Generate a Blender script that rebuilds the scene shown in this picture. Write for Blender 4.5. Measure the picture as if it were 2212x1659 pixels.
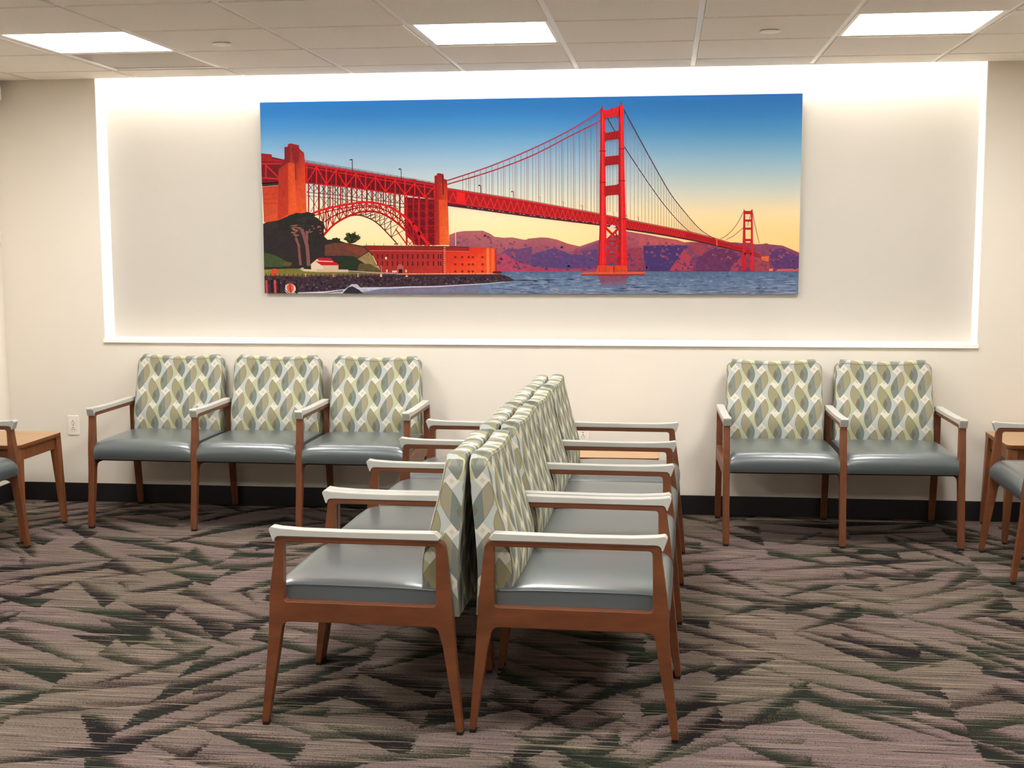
import bpy, bmesh, math, random
import numpy as np
from mathutils import Vector, Matrix

for o in list(bpy.data.objects):
    bpy.data.objects.remove(o, do_unlink=True)
scene = bpy.context.scene
COL = scene.collection
random.seed(7)

# ------------------------------------------------------------------ camera
CAM_H, CAM_D = 1.5231, 6.8815
YAW, PITCH, ROLL, FPX = 0.1211, 0.1167, -0.0037, 2734.3755
cy, sy, cp, sp = math.cos(YAW), math.sin(YAW), math.cos(PITCH), math.sin(PITCH)
fw = Vector((-sy * cp, cy * cp, -sp)); rt = Vector((cy, sy, 0)); up = rt.cross(fw)
cr, sr = math.cos(ROLL), math.sin(ROLL)
r2 = rt * cr + up * sr; u2 = -rt * sr + up * cr
cam_data = bpy.data.cameras.new('camera')
cam = bpy.data.objects.new('camera', cam_data); COL.objects.link(cam)
M = Matrix(((r2.x, u2.x, -fw.x, 0), (r2.y, u2.y, -fw.y, -CAM_D), (r2.z, u2.z, -fw.z, CAM_H), (0, 0, 0, 1)))
cam.matrix_world = M
cam_data.sensor_width = 36.0; cam_data.sensor_fit = 'HORIZONTAL'
cam_data.lens = 36.0 * FPX / 2212.0
cam_data.clip_start = 0.05; cam_data.clip_end = 60
scene.camera = cam

# ------------------------------------------------------------------ world, exposure, light levels
world = bpy.data.worlds.new('world'); scene.world = world; world.use_nodes = True
bg = world.node_tree.nodes['Background']
bg.inputs[0].default_value = (1.0, 0.95, 0.88, 1); bg.inputs[1].default_value = 0.05
vs = scene.view_settings
vs.view_transform = 'Standard'; vs.look = 'None'; vs.exposure = 1.84; vs.gamma = 1.0
try: vs.use_curve_mapping = False
except Exception: pass
scene.cycles.use_denoising = True
scene.cycles.max_bounces = 10
scene.cycles.diffuse_bounces = 6
scene.cycles.sample_clamp_indirect = 6.0
PANEL_STRENGTH = 10.0       # troffer diffusers
COVE_STRENGTH = 34.0        # led strip above the niche
LIGHT_TINT = (1.0, 0.985, 0.955)

# ------------------------------------------------------------------ materials
def srgb(r, g, b, k=1.0):
    f = lambda c: ((c / 12.92) if c <= 0.04045 else ((c + 0.055) / 1.055) ** 2.4)
    return (f(r / 255) * k, f(g / 255) * k, f(b / 255) * k, 1.0)

class NB:
    """tiny expression builder for shader math"""
    def __init__(s, name):
        s.m = bpy.data.materials.new(name); s.m.use_nodes = True
        s.t = s.m.node_tree; s.n = s.t.nodes; s.l = s.t.links
        s.b = s.n['Principled BSDF']
    def new(s, typ, **kw):
        n = s.n.new(typ)
        for k, v in kw.items(): setattr(n, k, v)
        return n
    def val(s, v): return V(s, v)
    def math(s, op, *a):
        n = s.n.new('ShaderNodeMath'); n.operation = op
        for i, x in enumerate(a):
            if isinstance(x, V): s.l.new(x.s, n.inputs[i])
            else: n.inputs[i].default_value = float(x)
        return V(s, n.outputs[0])
    def mix(s, f, a, b):
        n = s.n.new('ShaderNodeMix'); n.data_type = 'RGBA'
        for sock, x in ((n.inputs[0], f), (n.inputs[6], a), (n.inputs[7], b)):
            if isinstance(x, V): s.l.new(x.s, sock)
            else: sock.default_value = x
        return V(s, n.outputs[2])
    def link(s, v, sock): s.l.new(v.s, sock)
    def coord(s, kind):
        if kind == 'World': return V(s, s.new('ShaderNodeNewGeometry').outputs['Position'])
        return V(s, s.new('ShaderNodeTexCoord').outputs[kind])
    def sep(s, v):
        n = s.new('ShaderNodeSeparateXYZ'); s.l.new(v.s, n.inputs[0])
        return [V(s, n.outputs[i]) for i in range(3)]
    def comb(s, *a):
        n = s.new('ShaderNodeCombineXYZ')
        for i, x in enumerate(a):
            if isinstance(x, V): s.l.new(x.s, n.inputs[i])
            else: n.inputs[i].default_value = float(x)
        return V(s, n.outputs[0])
    def noise(s, vec, scale=5, detail=2, rough=0.5):
        n = s.new('ShaderNodeTexNoise'); s.l.new(vec.s, n.inputs['Vector'])
        n.inputs['Scale'].default_value = scale; n.inputs['Detail'].default_value = detail
        n.inputs['Roughness'].default_value = rough
        return V(s, n.outputs[0])
    def white(s, *a):
        n = s.new('ShaderNodeTexWhiteNoise'); n.noise_dimensions = '3D'
        c = s.comb(*(list(a) + [0.0] * (3 - len(a)))); s.l.new(c.s, n.inputs['Vector'])
        return V(s, n.outputs['Value'])
    def step(s, x, e0, e1):
        n = s.new('ShaderNodeMapRange'); n.interpolation_type = 'SMOOTHSTEP'
        s.l.new(x.s, n.inputs[0]); n.inputs[1].default_value = e0; n.inputs[2].default_value = e1
        return V(s, n.outputs[0])
    def curve(s, x, pts):
        """piecewise linear function of x through pts"""
        n = s.new('ShaderNodeFloatCurve'); s.l.new(x.s, n.inputs[1]); c = n.mapping.curves[0]
        n.mapping.use_clip = False
        for i, p in enumerate(pts):
            if i < 2: c.points[i].location = p
            else: c.points.new(*p)
        for p in c.points: p.handle_type = 'AUTO'
        n.mapping.update(); return V(s, n.outputs[0])
    def bump(s, h, strength=0.2, dist=0.002):
        n = s.new('ShaderNodeBump'); n.inputs['Strength'].default_value = strength
        n.inputs['Distance'].default_value = dist
        s.l.new(h.s, n.inputs['Height']); s.l.new(n.outputs[0], s.b.inputs['Normal'])
class V:
    def __init__(s, nb, sock): s.nb = nb; s.s = sock
    def __add__(s, o): return s.nb.math('ADD', s, o)
    __radd__ = __add__
    def __sub__(s, o): return s.nb.math('SUBTRACT', s, o)
    def __rsub__(s, o): return s.nb.math('SUBTRACT', o, s)
    def __mul__(s, o): return s.nb.math('MULTIPLY', s, o)
    __rmul__ = __mul__
    def __truediv__(s, o): return s.nb.math('DIVIDE', s, o)
    def abs(s): return s.nb.math('ABSOLUTE', s)
    def floor(s): return s.nb.math('FLOOR', s)
    def fract(s): return s.nb.math('FRACT', s)
    def gt(s, o): return s.nb.math('GREATER_THAN', s, o)
    def lt(s, o): return s.nb.math('LESS_THAN', s, o)
    def max(s, o): return s.nb.math('MAXIMUM', s, o)
    def min(s, o): return s.nb.math('MINIMUM', s, o)

def simple(name, rgb, rough=0.5, metal=0.0, spec=0.5, var=0.04, scale=40.0, bump=0.0):
    nb = NB(name)
    p = nb.coord('Object')
    nz = nb.noise(p, scale, 3)
    k = 1.0 + var
    col = nb.mix(nz, tuple(c * (1 - var) for c in rgb[:3]) + (1,), tuple(min(1, c * k) for c in rgb[:3]) + (1,))
    nb.link(col, nb.b.inputs['Base Color'])
    nb.b.inputs['Roughness'].default_value = rough; nb.b.inputs['Metallic'].default_value = metal
    nb.b.inputs['Specular IOR Level'].default_value = spec
    if bump: nb.bump(nb.noise(p, scale * 3, 2), bump, 0.001)
    return nb.m

def wood(name, a, b, axis=1, rough=0.42):
    nb = NB(name)
    x, y, z = nb.sep(nb.coord('Object'))
    st = [60, 60, 60]; st[axis] = 5
    v = nb.comb(x * st[0], y * st[1], z * (18 if axis == 1 else st[2]))
    n1 = nb.noise(v, 1.0, 4, 0.6)
    n2 = nb.noise(nb.comb(x * 4, y * 4, z * 4), 1.0, 2)
    f = nb.step(n1 * 0.7 + n2 * 0.3, 0.3, 0.7)
    nb.link(nb.mix(f, a, b), nb.b.inputs['Base Color'])
    nb.b.inputs['Roughness'].default_value = rough
    nb.b.inputs['Specular IOR Level'].default_value = 0.4
    nb.bump(n1, 0.05, 0.001)
    return nb.m

MAT = {}
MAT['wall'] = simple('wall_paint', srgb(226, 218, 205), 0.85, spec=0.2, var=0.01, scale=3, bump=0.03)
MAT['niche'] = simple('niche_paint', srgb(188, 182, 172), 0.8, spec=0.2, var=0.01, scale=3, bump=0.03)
MAT['trim'] = simple('white_trim', srgb(252, 250, 246), 0.45, var=0.005, scale=3)
MAT['base'] = simple('black_vinyl_base', srgb(22, 18, 20), 0.45, var=0.1, scale=20)
MAT['wood'] = wood('cherry_wood', srgb(92, 51, 28), srgb(117, 67, 38))
MAT['table_wood'] = wood('table_wood', srgb(112, 66, 37), srgb(138, 84, 50), axis=2)
MAT['laminate'] = wood('table_laminate', srgb(158, 124, 88), srgb(172, 138, 102), axis=0, rough=0.38)
MAT['cap'] = simple('armrest_urethane', srgb(178, 176, 168), 0.42, var=0.02)
MAT['black'] = simple('black_plastic', srgb(18, 16, 16), 0.5, var=0.05)
MAT['steel'] = simple('dark_steel', srgb(40, 36, 36), 0.45, metal=0.6, var=0.05)
MAT['plastic'] = simple('white_plastic', srgb(236, 228, 214), 0.4, var=0.01)
MAT['slot'] = simple('outlet_slots', srgb(70, 58, 46), 0.6, var=0.05)
MAT['device'] = simple('device_plastic', srgb(246, 242, 234), 0.45, var=0.01)
MAT['grid'] = simple('white_grid_metal', srgb(250, 246, 240), 0.4, var=0.01)
MAT['panel_edge'] = simple('print_edge', srgb(60, 70, 95), 0.5, var=0.05)

def vinyl():
    nb = NB('blue_grey_vinyl')
    p = nb.coord('Object')
    n1 = nb.noise(p, 6, 3); n2 = nb.noise(p, 500, 2)
    nb.link(nb.mix(n1, srgb(76, 84, 86), srgb(86, 94, 95)), nb.b.inputs['Base Color'])
    nb.b.inputs['Roughness'].default_value = 0.33
    nb.b.inputs['Specular IOR Level'].default_value = 0.8
    nb.b.inputs['Coat Weight'].default_value = 0.6; nb.b.inputs['Coat Roughness'].default_value = 0.24
    nb.bump(n2 + n1 * 3.0, 0.10, 0.0015)
    return nb.m
MAT['vinyl'] = vinyl()

def ceiling_tile():
    nb = NB('acoustic_tile')
    p = nb.coord('Object')
    n1 = nb.noise(p, 260, 3, 0.7); n2 = nb.noise(p, 1.2, 2)
    c = nb.mix(nb.step(n1, 0.35, 0.65), srgb(230, 222, 212), srgb(244, 236, 226))
    nb.link(nb.mix(n2 * 0.25, c, srgb(214, 206, 196)), nb.b.inputs['Base Color'])
    nb.b.inputs['Roughness'].default_value = 0.95; nb.b.inputs['Specular IOR Level'].default_value = 0.1
    nb.bump(n1, 0.25, 0.002)
    return nb.m
MAT['tile'] = ceiling_tile()

def emission(name, tint, s):
    nb = NB(name)
    p = nb.coord('Object'); n = nb.noise(p, 30, 1)
    nb.link(nb.mix(n * 0.02, tint + (1,), (1, 1, 1, 1)), nb.b.inputs['Emission Color'])
    nb.b.inputs['Base Color'].default_value = (0.9, 0.9, 0.9, 1)
    nb.b.inputs['Emission Strength'].default_value = s
    return nb.m
MAT['diffuser'] = emission('lit_diffuser', LIGHT_TINT, PANEL_STRENGTH)
MAT['led'] = emission('led_strip', (1.0, 0.97, 0.91), COVE_STRENGTH)

def perforated():
    nb = NB('perforated_metal')
    x, y, z = nb.sep(nb.coord('Object'))
    a = ((x * 70).fract() - 0.5).abs(); b = ((y * 70).fract() - 0.5).abs()
    d = a * a + b * b
    hole = d.lt(0.09)
    nb.link(nb.mix(hole, srgb(176, 164, 150), srgb(44, 36, 30)), nb.b.inputs['Base Color'])
    nb.b.inputs['Metallic'].default_value = 0.55; nb.b.inputs['Roughness'].default_value = 0.5
    return nb.m
MAT['perf'] = perforated()

def carpet():
    nb = NB('striated_carpet')
    x, y, z = nb.sep(nb.coord('World'))
    ragr = nb.white((y * 105.0).floor(), 2.0)
    ragn = nb.noise(nb.comb(x * 5.0, y * 70.0, 11.0), 1.0, 2, 0.6)
    xr_ = x + (ragr - 0.5) * 0.018 + (ragn - 0.5) * 0.022
    def wedges(W, per, seed, wob, jit):
        px = xr_ / W + wob
        ci = px.floor(); fx = px.fract()
        r0 = nb.white(ci, seed)
        row = y / per + r0 * 7.0
        band = (row * 0.34).floor()
        ra = nb.white(ci, band, seed + 9.1)
        sg = ra.gt(0.40) * 2.0 - 1.0
        slope = 0.6 + nb.white(ci, band, seed + 4.4) * 1.5
        t = row + sg * fx * slope
        cell = t.floor(); f = t.fract()
        rr = nb.white(ci, cell, seed + 1.7)
        tap = nb.white(ci, cell, seed + 5.2)
        # width of the dark wedge shrinks towards one end
        w = (1.0 - (fx - tap.gt(0.5)).abs() * (0.15 + rr * 0.85)) * (0.52 + rr * 0.48)
        return nb.math('DIVIDE', w - f, jit), rr
    d1, r1 = wedges(0.50, 0.20, 11.0, 0.13, 0.55)
    d2, r2_ = wedges(0.31, 0.24, 41.0, 0.40, 0.45)
    rows = nb.noise(nb.comb(x * 1.8, y * 84.0, 0.0), 1.0, 3, 0.75)
    rows2 = nb.noise(nb.comb(x * 1.4 + 40.0, y * 120.0, 3.0), 1.0, 2, 0.6)
    tuft = nb.noise(nb.comb(x * 170.0, y * 95.0, 0.0), 1.0, 2, 0.7)
    D1 = nb.step(d1, 0.0, 1.0) * (r1.gt(0.14)) * (0.40 + r1 * 0.62)
    D2 = nb.step(d2, 0.0, 1.0) * (r2_.gt(0.40)) * 0.85
    L = 1.0 - D1.max(D2)
    L = L + (rows2 - 0.5) * 0.95 + (tuft - 0.5) * 1.5 - 0.10
    dark = nb.mix(nb.step(nb.noise(nb.comb(x * 2.2, y * 3.0, 9.0), 1.0, 1), 0.42, 0.58), srgb(CK(38), CK(34), CK(36)), srgb(CK(46), CK(53), CK(43)))
    mid = nb.mix(nb.step(nb.noise(nb.comb(x * 1.6, y * 2.2, 19.0), 1.0, 1), 0.4, 0.6), srgb(CK(92), CK(76), CK(70)), srgb(CK(88), CK(86), CK(68)))
    light = nb.mix(nb.step(nb.noise(nb.comb(x * 1.2, y * 1.5, 29.0), 1.0, 1), 0.4, 0.6), srgb(CK(152), CK(130), CK(126)), srgb(CK(146), CK(130), CK(116)))
    c = nb.mix(nb.step(L, 0.10, 0.45), dark, mid)
    c = nb.mix(nb.step(L, 0.48, 0.95), c, light)
    c = nb.mix(nb.step(rows, 0.58, 0.62) * 0.7, c, srgb(CK(206), CK(182), CK(158)))
    c = nb.mix(nb.step(1.0 - rows, 0.55, 0.63) * 0.8, c, srgb(CK(44), CK(36), CK(36)))
    nb.link(c, nb.b.inputs['Base Color'])
    nb.b.inputs['Roughness'].default_value = 1.0; nb.b.inputs['Specular IOR Level'].default_value = 0.05
    nb.bump(tuft + rows, 0.5, 0.004)
    return nb.m
def CK(v): return v * 0.725
MAT['carpet'] = carpet()

def leaf_fabric():
    nb = NB('ogee_leaf_fabric')
    u, v, _ = nb.sep(nb.coord('UV'))
    PX, PY = 0.1395, 0.157
    edge = [(-0.475, 0.135), (-0.35, 0.205), (-0.2, 0.248), (-0.05, 0.235), (0.1, 0.16), (0.25, 0.06), (0.475, -0.135)]
    # curve node works on 0..1 : map v' = t+0.5 -> xr*1+0.5
    pts = [(a + 0.5, b + 0.5) for a, b in edge]
    def leaf(uu, vv, mirror):
        fu = uu.fract() - 0.5; fv = 0.5 - vv.fract()      # fv grows downwards
        if mirror: fu = fu * -1.0
        xr = nb.curve(fv + 0.5, pts) - 0.5
        xl = (nb.curve(0.5 - fv, pts) - 0.5) * -1.0
        d = (xr - fu).min(fu - xl)                         # >0 inside
        d = d.min(0.475 - fv.abs())
        cu = uu.floor(); cv = vv.floor()
        return fu, fv, d, nb.white(cu, cv, 3.0 if mirror else 8.0)
    U = u / PX; W = v / PY
    fu, fv, dA, rA = leaf(U, W, False)
    gu, gv, dB, rB = leaf(U + 0.5, W + 0.5, True)
    # ribbons
    chk = (fu * fv).lt(0.0)                                # right+up or left+down
    green = srgb(206, 206, 166); gray = srgb(208, 212, 206); cream = srgb(246, 240, 222)
    base = nb.mix(chk, gray, green)
    def cross(du, dv):
        return du.abs() * (1 / 0.185) + dv.abs() * (1 / 0.165)
    du1 = (fu.abs() - 0.5); c1 = cross(du1, fv)
    dv1 = (fv.abs() - 0.5); c2 = cross(fu, dv1)
    cc = c1.min(c2)
    base = nb.mix(cc.lt(1.0), base, cream)
    s1 = cross(du1, fv - 0.1 + 0.0) ; s2 = cross(fu, (fv + 0.5).fract() - 0.5 - 0.0)
    sm = (cross(du1, fv + 0.085).lt(0.36)).max(cross(fu, (fv + 0.5 - 0.085 + 0.17).fract() - 0.085).lt(0.36))
    base = nb.mix(sm, base, srgb(222, 218, 196))
    # leaves : khaki and grey halves with a darker overlap
    kA = nb.mix(rA, srgb(172, 164, 126), srgb(176, 166, 138)); gA = nb.mix(rA, srgb(146, 150, 140), srgb(132, 144, 136))
    kB = nb.mix(rB, srgb(170, 164, 122), srgb(174, 164, 134)); gB = nb.mix(rB, srgb(140, 148, 142), srgb(126, 144, 138))
    selA = (fu + fv * -0.10 + 0.0).gt(0.015)
    selA = nb.mix(selA, gA, kA)
    ovA = ((fu + 0.17).abs() * (1 / 0.075) + (fv - 0.10).abs() * (1 / 0.13)).lt(1.0)
    selA = nb.mix(ovA * 0.8, selA, srgb(126, 122, 102))
    g2 = gu * -1.0
    selB = (g2 - 0.03 + (gv - 0.05) * 0.55).gt(0.0)
    selB = nb.mix(selB, kB, gB)
    ovB = ((g2 - 0.03).abs() * (1 / 0.085) + (gv - 0.16).abs() * (1 / 0.19)).lt(1.0)
    selB = nb.mix(ovB * 0.85, selB, srgb(128, 116, 92))
    c = nb.mix(dA.gt(0.0), base, selA)
    c = nb.mix(dB.gt(0.0), c, selB)
    line = (nb.step(dA.abs() * -1.0, -0.016, -0.004)).max(nb.step(dB.abs() * -1.0, -0.016, -0.004))
    c = nb.mix(line * 0.55, c, srgb(110, 106, 84))
    weave = nb.noise(nb.comb(u * 900, v * 500, 0.0), 1.0, 2)
    c = nb.mix(weave * 0.14, c, srgb(120, 112, 90))
    c = nb.mix(0.0, c, c)
    hv = nb.new('ShaderNodeHueSaturation'); nb.link(c, hv.inputs['Color']); hv.inputs['Value'].default_value = 0.70; hv.inputs['Saturation'].default_value = 0.95
    nb.l.new(hv.outputs[0], nb.b.inputs['Base Color'])
    nb.b.inputs['Roughness'].default_value = 0.75; nb.b.inputs['Specular IOR Level'].default_value = 0.25
    nb.bump(weave, 0.15, 0.001)
    return nb.m
MAT['fabric'] = leaf_fabric()
MAT['welt'] = simple('fabric_welt', srgb(128, 124, 100), 0.8, var=0.15, scale=60)

def print_mat():
    nb = NB('printed_picture')
    a = nb.new('ShaderNodeVertexColor'); a.layer_name = 'Col'
    p = nb.coord('Object')
    n = nb.noise(p, 60, 4, 0.7)
    n2 = nb.noise(p, 600, 2, 0.5)
    hsv = nb.new('ShaderNodeHueSaturation')
    nb.l.new(a.outputs[0], hsv.inputs['Color'])
    amt = V(nb, a.outputs[1])
    nb.link(1.0 + (n - 0.5) * 1.3 * (1.0 - amt) + (n2 - 0.5) * 0.08, hsv.inputs['Value'])
    nb.l.new(hsv.outputs[0], nb.b.inputs['Base Color'])
    nb.b.inputs['Roughness'].default_value = 0.6; nb.b.inputs['Specular IOR Level'].default_value = 0.08
    return nb.m
MAT['print'] = print_mat()

# ------------------------------------------------------------------ object helpers
def mesh_obj(name, verts, faces, mat, parent=None, smooth=False, bevel=0.0, seg=2, uvs=None, angle=30):
    me = bpy.data.meshes.new(name)
    me.from_pydata([tuple(v) for v in verts], [], faces)
    bm = bmesh.new(); bm.from_mesh(me)
    if uvs is None: bmesh.ops.recalc_face_normals(bm, faces=bm.faces)
    bm.to_mesh(me); bm.free()
    me.materials.append(mat)
    if uvs is not None:
        lay = me.uv_layers.new(name='UVMap')
        for poly in me.polygons:
            for li in poly.loop_indices: lay.data[li].uv = uvs[poly.index][li - poly.loop_start]
    o = bpy.data.objects.new(name, me); COL.objects.link(o)
    if parent is not None: o.parent = parent
    if smooth:
        for p in me.polygons: p.use_smooth = True
        try: me.set_sharp_from_angle(angle=math.radians(50))
        except Exception: pass
    if bevel > 0:
        m = o.modifiers.new('bevel', 'BEVEL'); m.width = bevel; m.segments = seg
        m.limit_method = 'ANGLE'; m.angle_limit = math.radians(angle); m.harden_normals = False
    return o

class MB:
    def __init__(s): s.v = []; s.f = []
    def box(s, x0, x1, y0, y1, z0, z1):
        b = len(s.v)
        s.v += [(x0, y0, z0), (x1, y0, z0), (x1, y1, z0), (x0, y1, z0), (x0, y0, z1), (x1, y0, z1), (x1, y1, z1), (x0, y1, z1)]
        s.f += [tuple(b + i for i in q) for q in ((0, 3, 2, 1), (4, 5, 6, 7), (0, 1, 5, 4), (1, 2, 6, 5), (2, 3, 7, 6), (3, 0, 4, 7))]
        return s
    def prism(s, bottom, top):
        """two equal loops of 3d points"""
        b = len(s.v); n = len(bottom); s.v += list(bottom) + list(top)
        s.f.append(tuple(b + i for i in reversed(range(n)))); s.f.append(tuple(b + n + i for i in range(n)))
        for i in range(n):
            j = (i + 1) % n; s.f.append((b + i, b + j, b + n + j, b + n + i))
        return s
    def loft(s, loops, cap=True):
        b = len(s.v); n = len(loops[0])
        for L in loops: s.v += list(L)
        for k in range(len(loops) - 1):
            for i in range(n):
                j = (i + 1) % n
                s.f.append((b + k * n + i, b + k * n + j, b + (k + 1) * n + j, b + (k + 1) * n + i))
        if cap:
            s.f.append(tuple(b + i for i in reversed(range(n))))
            s.f.append(tuple(b + (len(loops) - 1) * n + i for i in range(n)))
        return s
    def tube(s, pts, r, n=8):
        loops = []
        P = [Vector(p) for p in pts]
        for i, p in enumerate(P):
            d = (P[min(i + 1, len(P) - 1)] - P[max(i - 1, 0)]).normalized()
            a = d.cross(Vector((0, 0, 1)) if abs(d.z) < 0.9 else Vector((1, 0, 0))).normalized(); c = d.cross(a)
            loops.append([tuple(p + a * r * math.cos(2 * math.pi * k / n) + c * r * math.sin(2 * math.pi * k / n)) for k in range(n)])
        return s.loft(loops)
    def cyl(s, x, y, z0, z1, r0, r1=None, n=20):
        r1 = r0 if r1 is None else r1
        ring = lambda r, z: [(x + r * math.cos(2 * math.pi * k / n), y + r * math.sin(2 * math.pi * k / n), z) for k in range(n)]
        return s.loft([ring(r0, z0), ring(r1, z1)])
    def obj(s, name, mat, parent=None, **kw): return mesh_obj(name, s.v, s.f, mat, parent, **kw)

def empty(name, loc, rz=0.0):
    o = bpy.data.objects.new(name, None); COL.objects.link(o)
    o.location = loc; o.rotation_euler = (0, 0, rz); o.empty_display_size = 0.1
    return o
def tag(o, label=None, cat=None, group=None, kind=None):
    if label: o['label'] = label
    if cat: o['category'] = cat
    if group: o['group'] = group
    if kind: o['kind'] = kind
    return o
KIDS = {}
def copy_tree(o, parent=None):
    c = o.copy(); COL.objects.link(c)
    if parent is not None:
        c.parent = parent; c.matrix_parent_inverse = o.matrix_parent_inverse
    for ch in list(o.children): copy_tree(ch, c)
    return c

def fillet(pts, rad, n=5):
    """round the corners of a closed 2d polygon; rad: one radius per corner"""
    out = []; N = len(pts)
    for i in range(N):
        p = Vector(pts[i]); a = Vector(pts[i - 1]) - p; b = Vector(pts[(i + 1) % N]) - p
        r = rad[i] if isinstance(rad, (list, tuple)) else rad
        if r <= 1e-6: out.append(tuple(p)); continue
        la, lb = a.length, b.length; a.normalize(); b.normalize()
        ang = a.angle(b); t = min(r / math.tan(ang / 2), 0.48 * la, 0.48 * lb)
        p0 = p + a * t; p1 = p + b * t
        for k in range(n + 1):
            q = k / n
            out.append(tuple((p0 * (1 - q) ** 2) + (p * 2 * q * (1 - q)) + (p1 * q * q)))
    return out

# ------------------------------------------------------------------ the setting
H = 2.4062
XL, XR, YF = -3.778, 2.32, -11.6          # left wall, right wall, wall behind the viewer
NL, NR, NB_ = -3.1787, 1.6273, 0.9253     # niche left, right, bottom of the sill
ND = 0.125                                # niche depth
TOP = H + 0.16
def structure(name, mb, mat, **kw): return tag(mb.obj(name, mat, **kw), kind='structure')
structure('floor', MB().box(XL - .12, XR + .12, YF - .12, ND + .14, -0.1, 0.0), MAT['carpet'])
SZ = NB_ + 0.024                          # top of the sill
wb = MB()
wb.box(XL - .12, NL, 0, ND + .12, 0, TOP)             # left of the niche
wb.box(NR, XR + .12, 0, ND + .12, 0, TOP)             # right of the niche
wb.box(NL, NR, 0, ND + .12, 0, SZ - .004)             # below the niche
structure('wall_back', wb, MAT['wall'])
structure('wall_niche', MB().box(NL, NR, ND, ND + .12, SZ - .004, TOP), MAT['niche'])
structure('wall_left', MB().box(XL - .12, XL, YF, 0, 0, TOP), MAT['wall'])
structure('wall_right', MB().box(XR, XR + .12, YF, 0, 0, TOP), MAT['wall'])
structure('wall_front', MB().box(XL - .12, XR + .12, YF - .12, YF, 0, TOP), MAT['wall'])
# white lining of the niche
structure('trim_1', MB().box(NL - .004, NR + .004, -0.016, ND, NB_, SZ), MAT['trim'], bevel=0.002)
structure('trim_2', MB().box(NL - .001, NL + .004, -0.003, ND, SZ, H), MAT['trim'])
structure('trim_3', MB().box(NR - .004, NR + .001, -0.003, ND, SZ, H), MAT['trim'])
BBH = 0.1076
structure('baseboard_back', MB().box(XL, XR, -0.007, 0, 0, BBH), MAT['base'], bevel=0.002)
structure('baseboard_left', MB().box(XL, XL + .007, YF, -0.007, 0, BBH), MAT['base'], bevel=0.002)
structure('baseboard_right', MB().box(XR - .007, XR, YF, -0.007, 0, BBH), MAT['base'], bevel=0.002)

# ceiling : suspended grid with lay-in tiles that stand a little below the bars
GX, GY, T = -1.7023, -0.3237, 0.61
LIGHTS = [(i, k) for k in (1, 5, 9) for i in (-2, 1, 4)]
VENT = (-2, 0)
xs = [GX + T * i for i in range(-4, 8)]; ys = [GY - T * k for k in range(0, 20)]
gm = MB(); tm = MB()
for x in xs:
    if XL < x < XR: gm.box(x - .012, x + .012, YF, -0.001, H, H + .03)
for y in ys:
    if YF < y: gm.box(XL, XR, y - .012, y + .012, H + .001, H + .03)
gm.box(XL, XL + .02, YF, 0, H, H + .03); gm.box(XR - .02, XR, YF, 0, H, H + .03); gm.box(XL, NL, -.02, 0, H, H + .03); gm.box(NR, XR, -.02, 0, H, H + .03)
gm.box(NL, NR, -.012, -.001, H - .004, H + .05)         # edge channel along the light slot
gx_all = [XL + .012] + [x for x in xs if XL + .05 < x < XR - .05] + [XR - .012]
gy_all = [-.004] + [y for y in ys if y > YF + .05] + [YF + .012]
def cell_of(x, y): return (math.floor((x - GX) / T + 1e-6), math.floor((GY - y) / T + 1e-6))
G = 0.0145
for a, b in zip(gx_all, gx_all[1:]):
    for c, d in zip(gy_all, gy_all[1:]):
        i, k = cell_of((a + b) / 2, (c + d) / 2)
        if (i, k) in LIGHTS or (i, k) == VENT: continue
        x0, x1, y0, y1 = a + G, b - G, d + G, c - G
        # tegular lip : lower face smaller than the tile body
        lo = [(x0, y0, H - .007), (x1, y0, H - .007), (x1, y1, H - .007), (x0, y1, H - .007)]
        hi = [(x0 - .001, y0 - .001, H + .012), (x1 + .001, y0 - .001, H + .012), (x1 + .001, y1 + .001, H + .012), (x0 - .001, y1 + .001, H + .012)]
        tm.prism(lo, hi)
tm.box(XL - .12, XR + .12, YF - .12, ND + .12, TOP, TOP + .05)     # slab above
structure('ceiling', tm, MAT['tile'])
structure('trim_4', gm, MAT['grid'])

# ------------------------------------------------------------------ ceiling fittings
def troffer(i, k):
    x0, x1 = GX + T * i, GX + T * (i + 1); y1, y0 = GY - T * k, GY - T * (k + 1)
    cx, cy_ = (x0 + x1) / 2, (y0 + y1) / 2; h = T / 2 - .0125
    r = empty('ceiling_light', (cx, cy_, H))
    f = MB()
    f.box(-h, h, -h, -h + .016, -.004, .03); f.box(-h, h, h - .016, h, -.004, .03)
    f.box(-h, -h + .016, -h + .016, h - .016, -.004, .03); f.box(h - .016, h, -h + .016, h - .016, -.004, .03)
    f.obj('frame', MAT['grid'], r, bevel=.001)
    MB().box(-h + .016, h - .016, -h + .016, h - .016, .002, .006).obj('diffuser', MAT['diffuser'], r)
    return r
TL = {(-2, 1): 'left ceiling light panel, above the perforated ceiling grille', (1, 1): 'middle ceiling light panel, in line with the left part of the bridge print',
      (4, 1): 'right ceiling light panel, nearest the right end of the lit wall niche'}
for q in LIGHTS:
    t = troffer(*q)
    tag(t, TL.get(q, 'square lit panel in the ceiling nearer the viewer, outside the photo'), 'ceiling light', 'square light panels in the tiled ceiling')
vx, vy = GX + T * (VENT[0] + .5), GY - T * (VENT[1] + .5)
vt = tag(empty('ceiling_vent', (vx, vy, H)), 'perforated grey metal air grille in the ceiling behind the left light panel', 'vent')
h = T / 2 - .0125
f = MB(); f.box(-h, h, -h, -h + .02, -.003, .03); f.box(-h, h, h - .02, h, -.003, .03); f.box(-h, -h + .02, -h + .02, h - .02, -.003, .03); f.box(h - .02, h, -h + .02, h - .02, -.003, .03)
f.obj('frame', MAT['grid'], vt, bevel=.001)
MB().box(-h + .02, h - .02, -h + .02, h - .02, .001, .004).obj('grille', MAT['perf'], vt)
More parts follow.
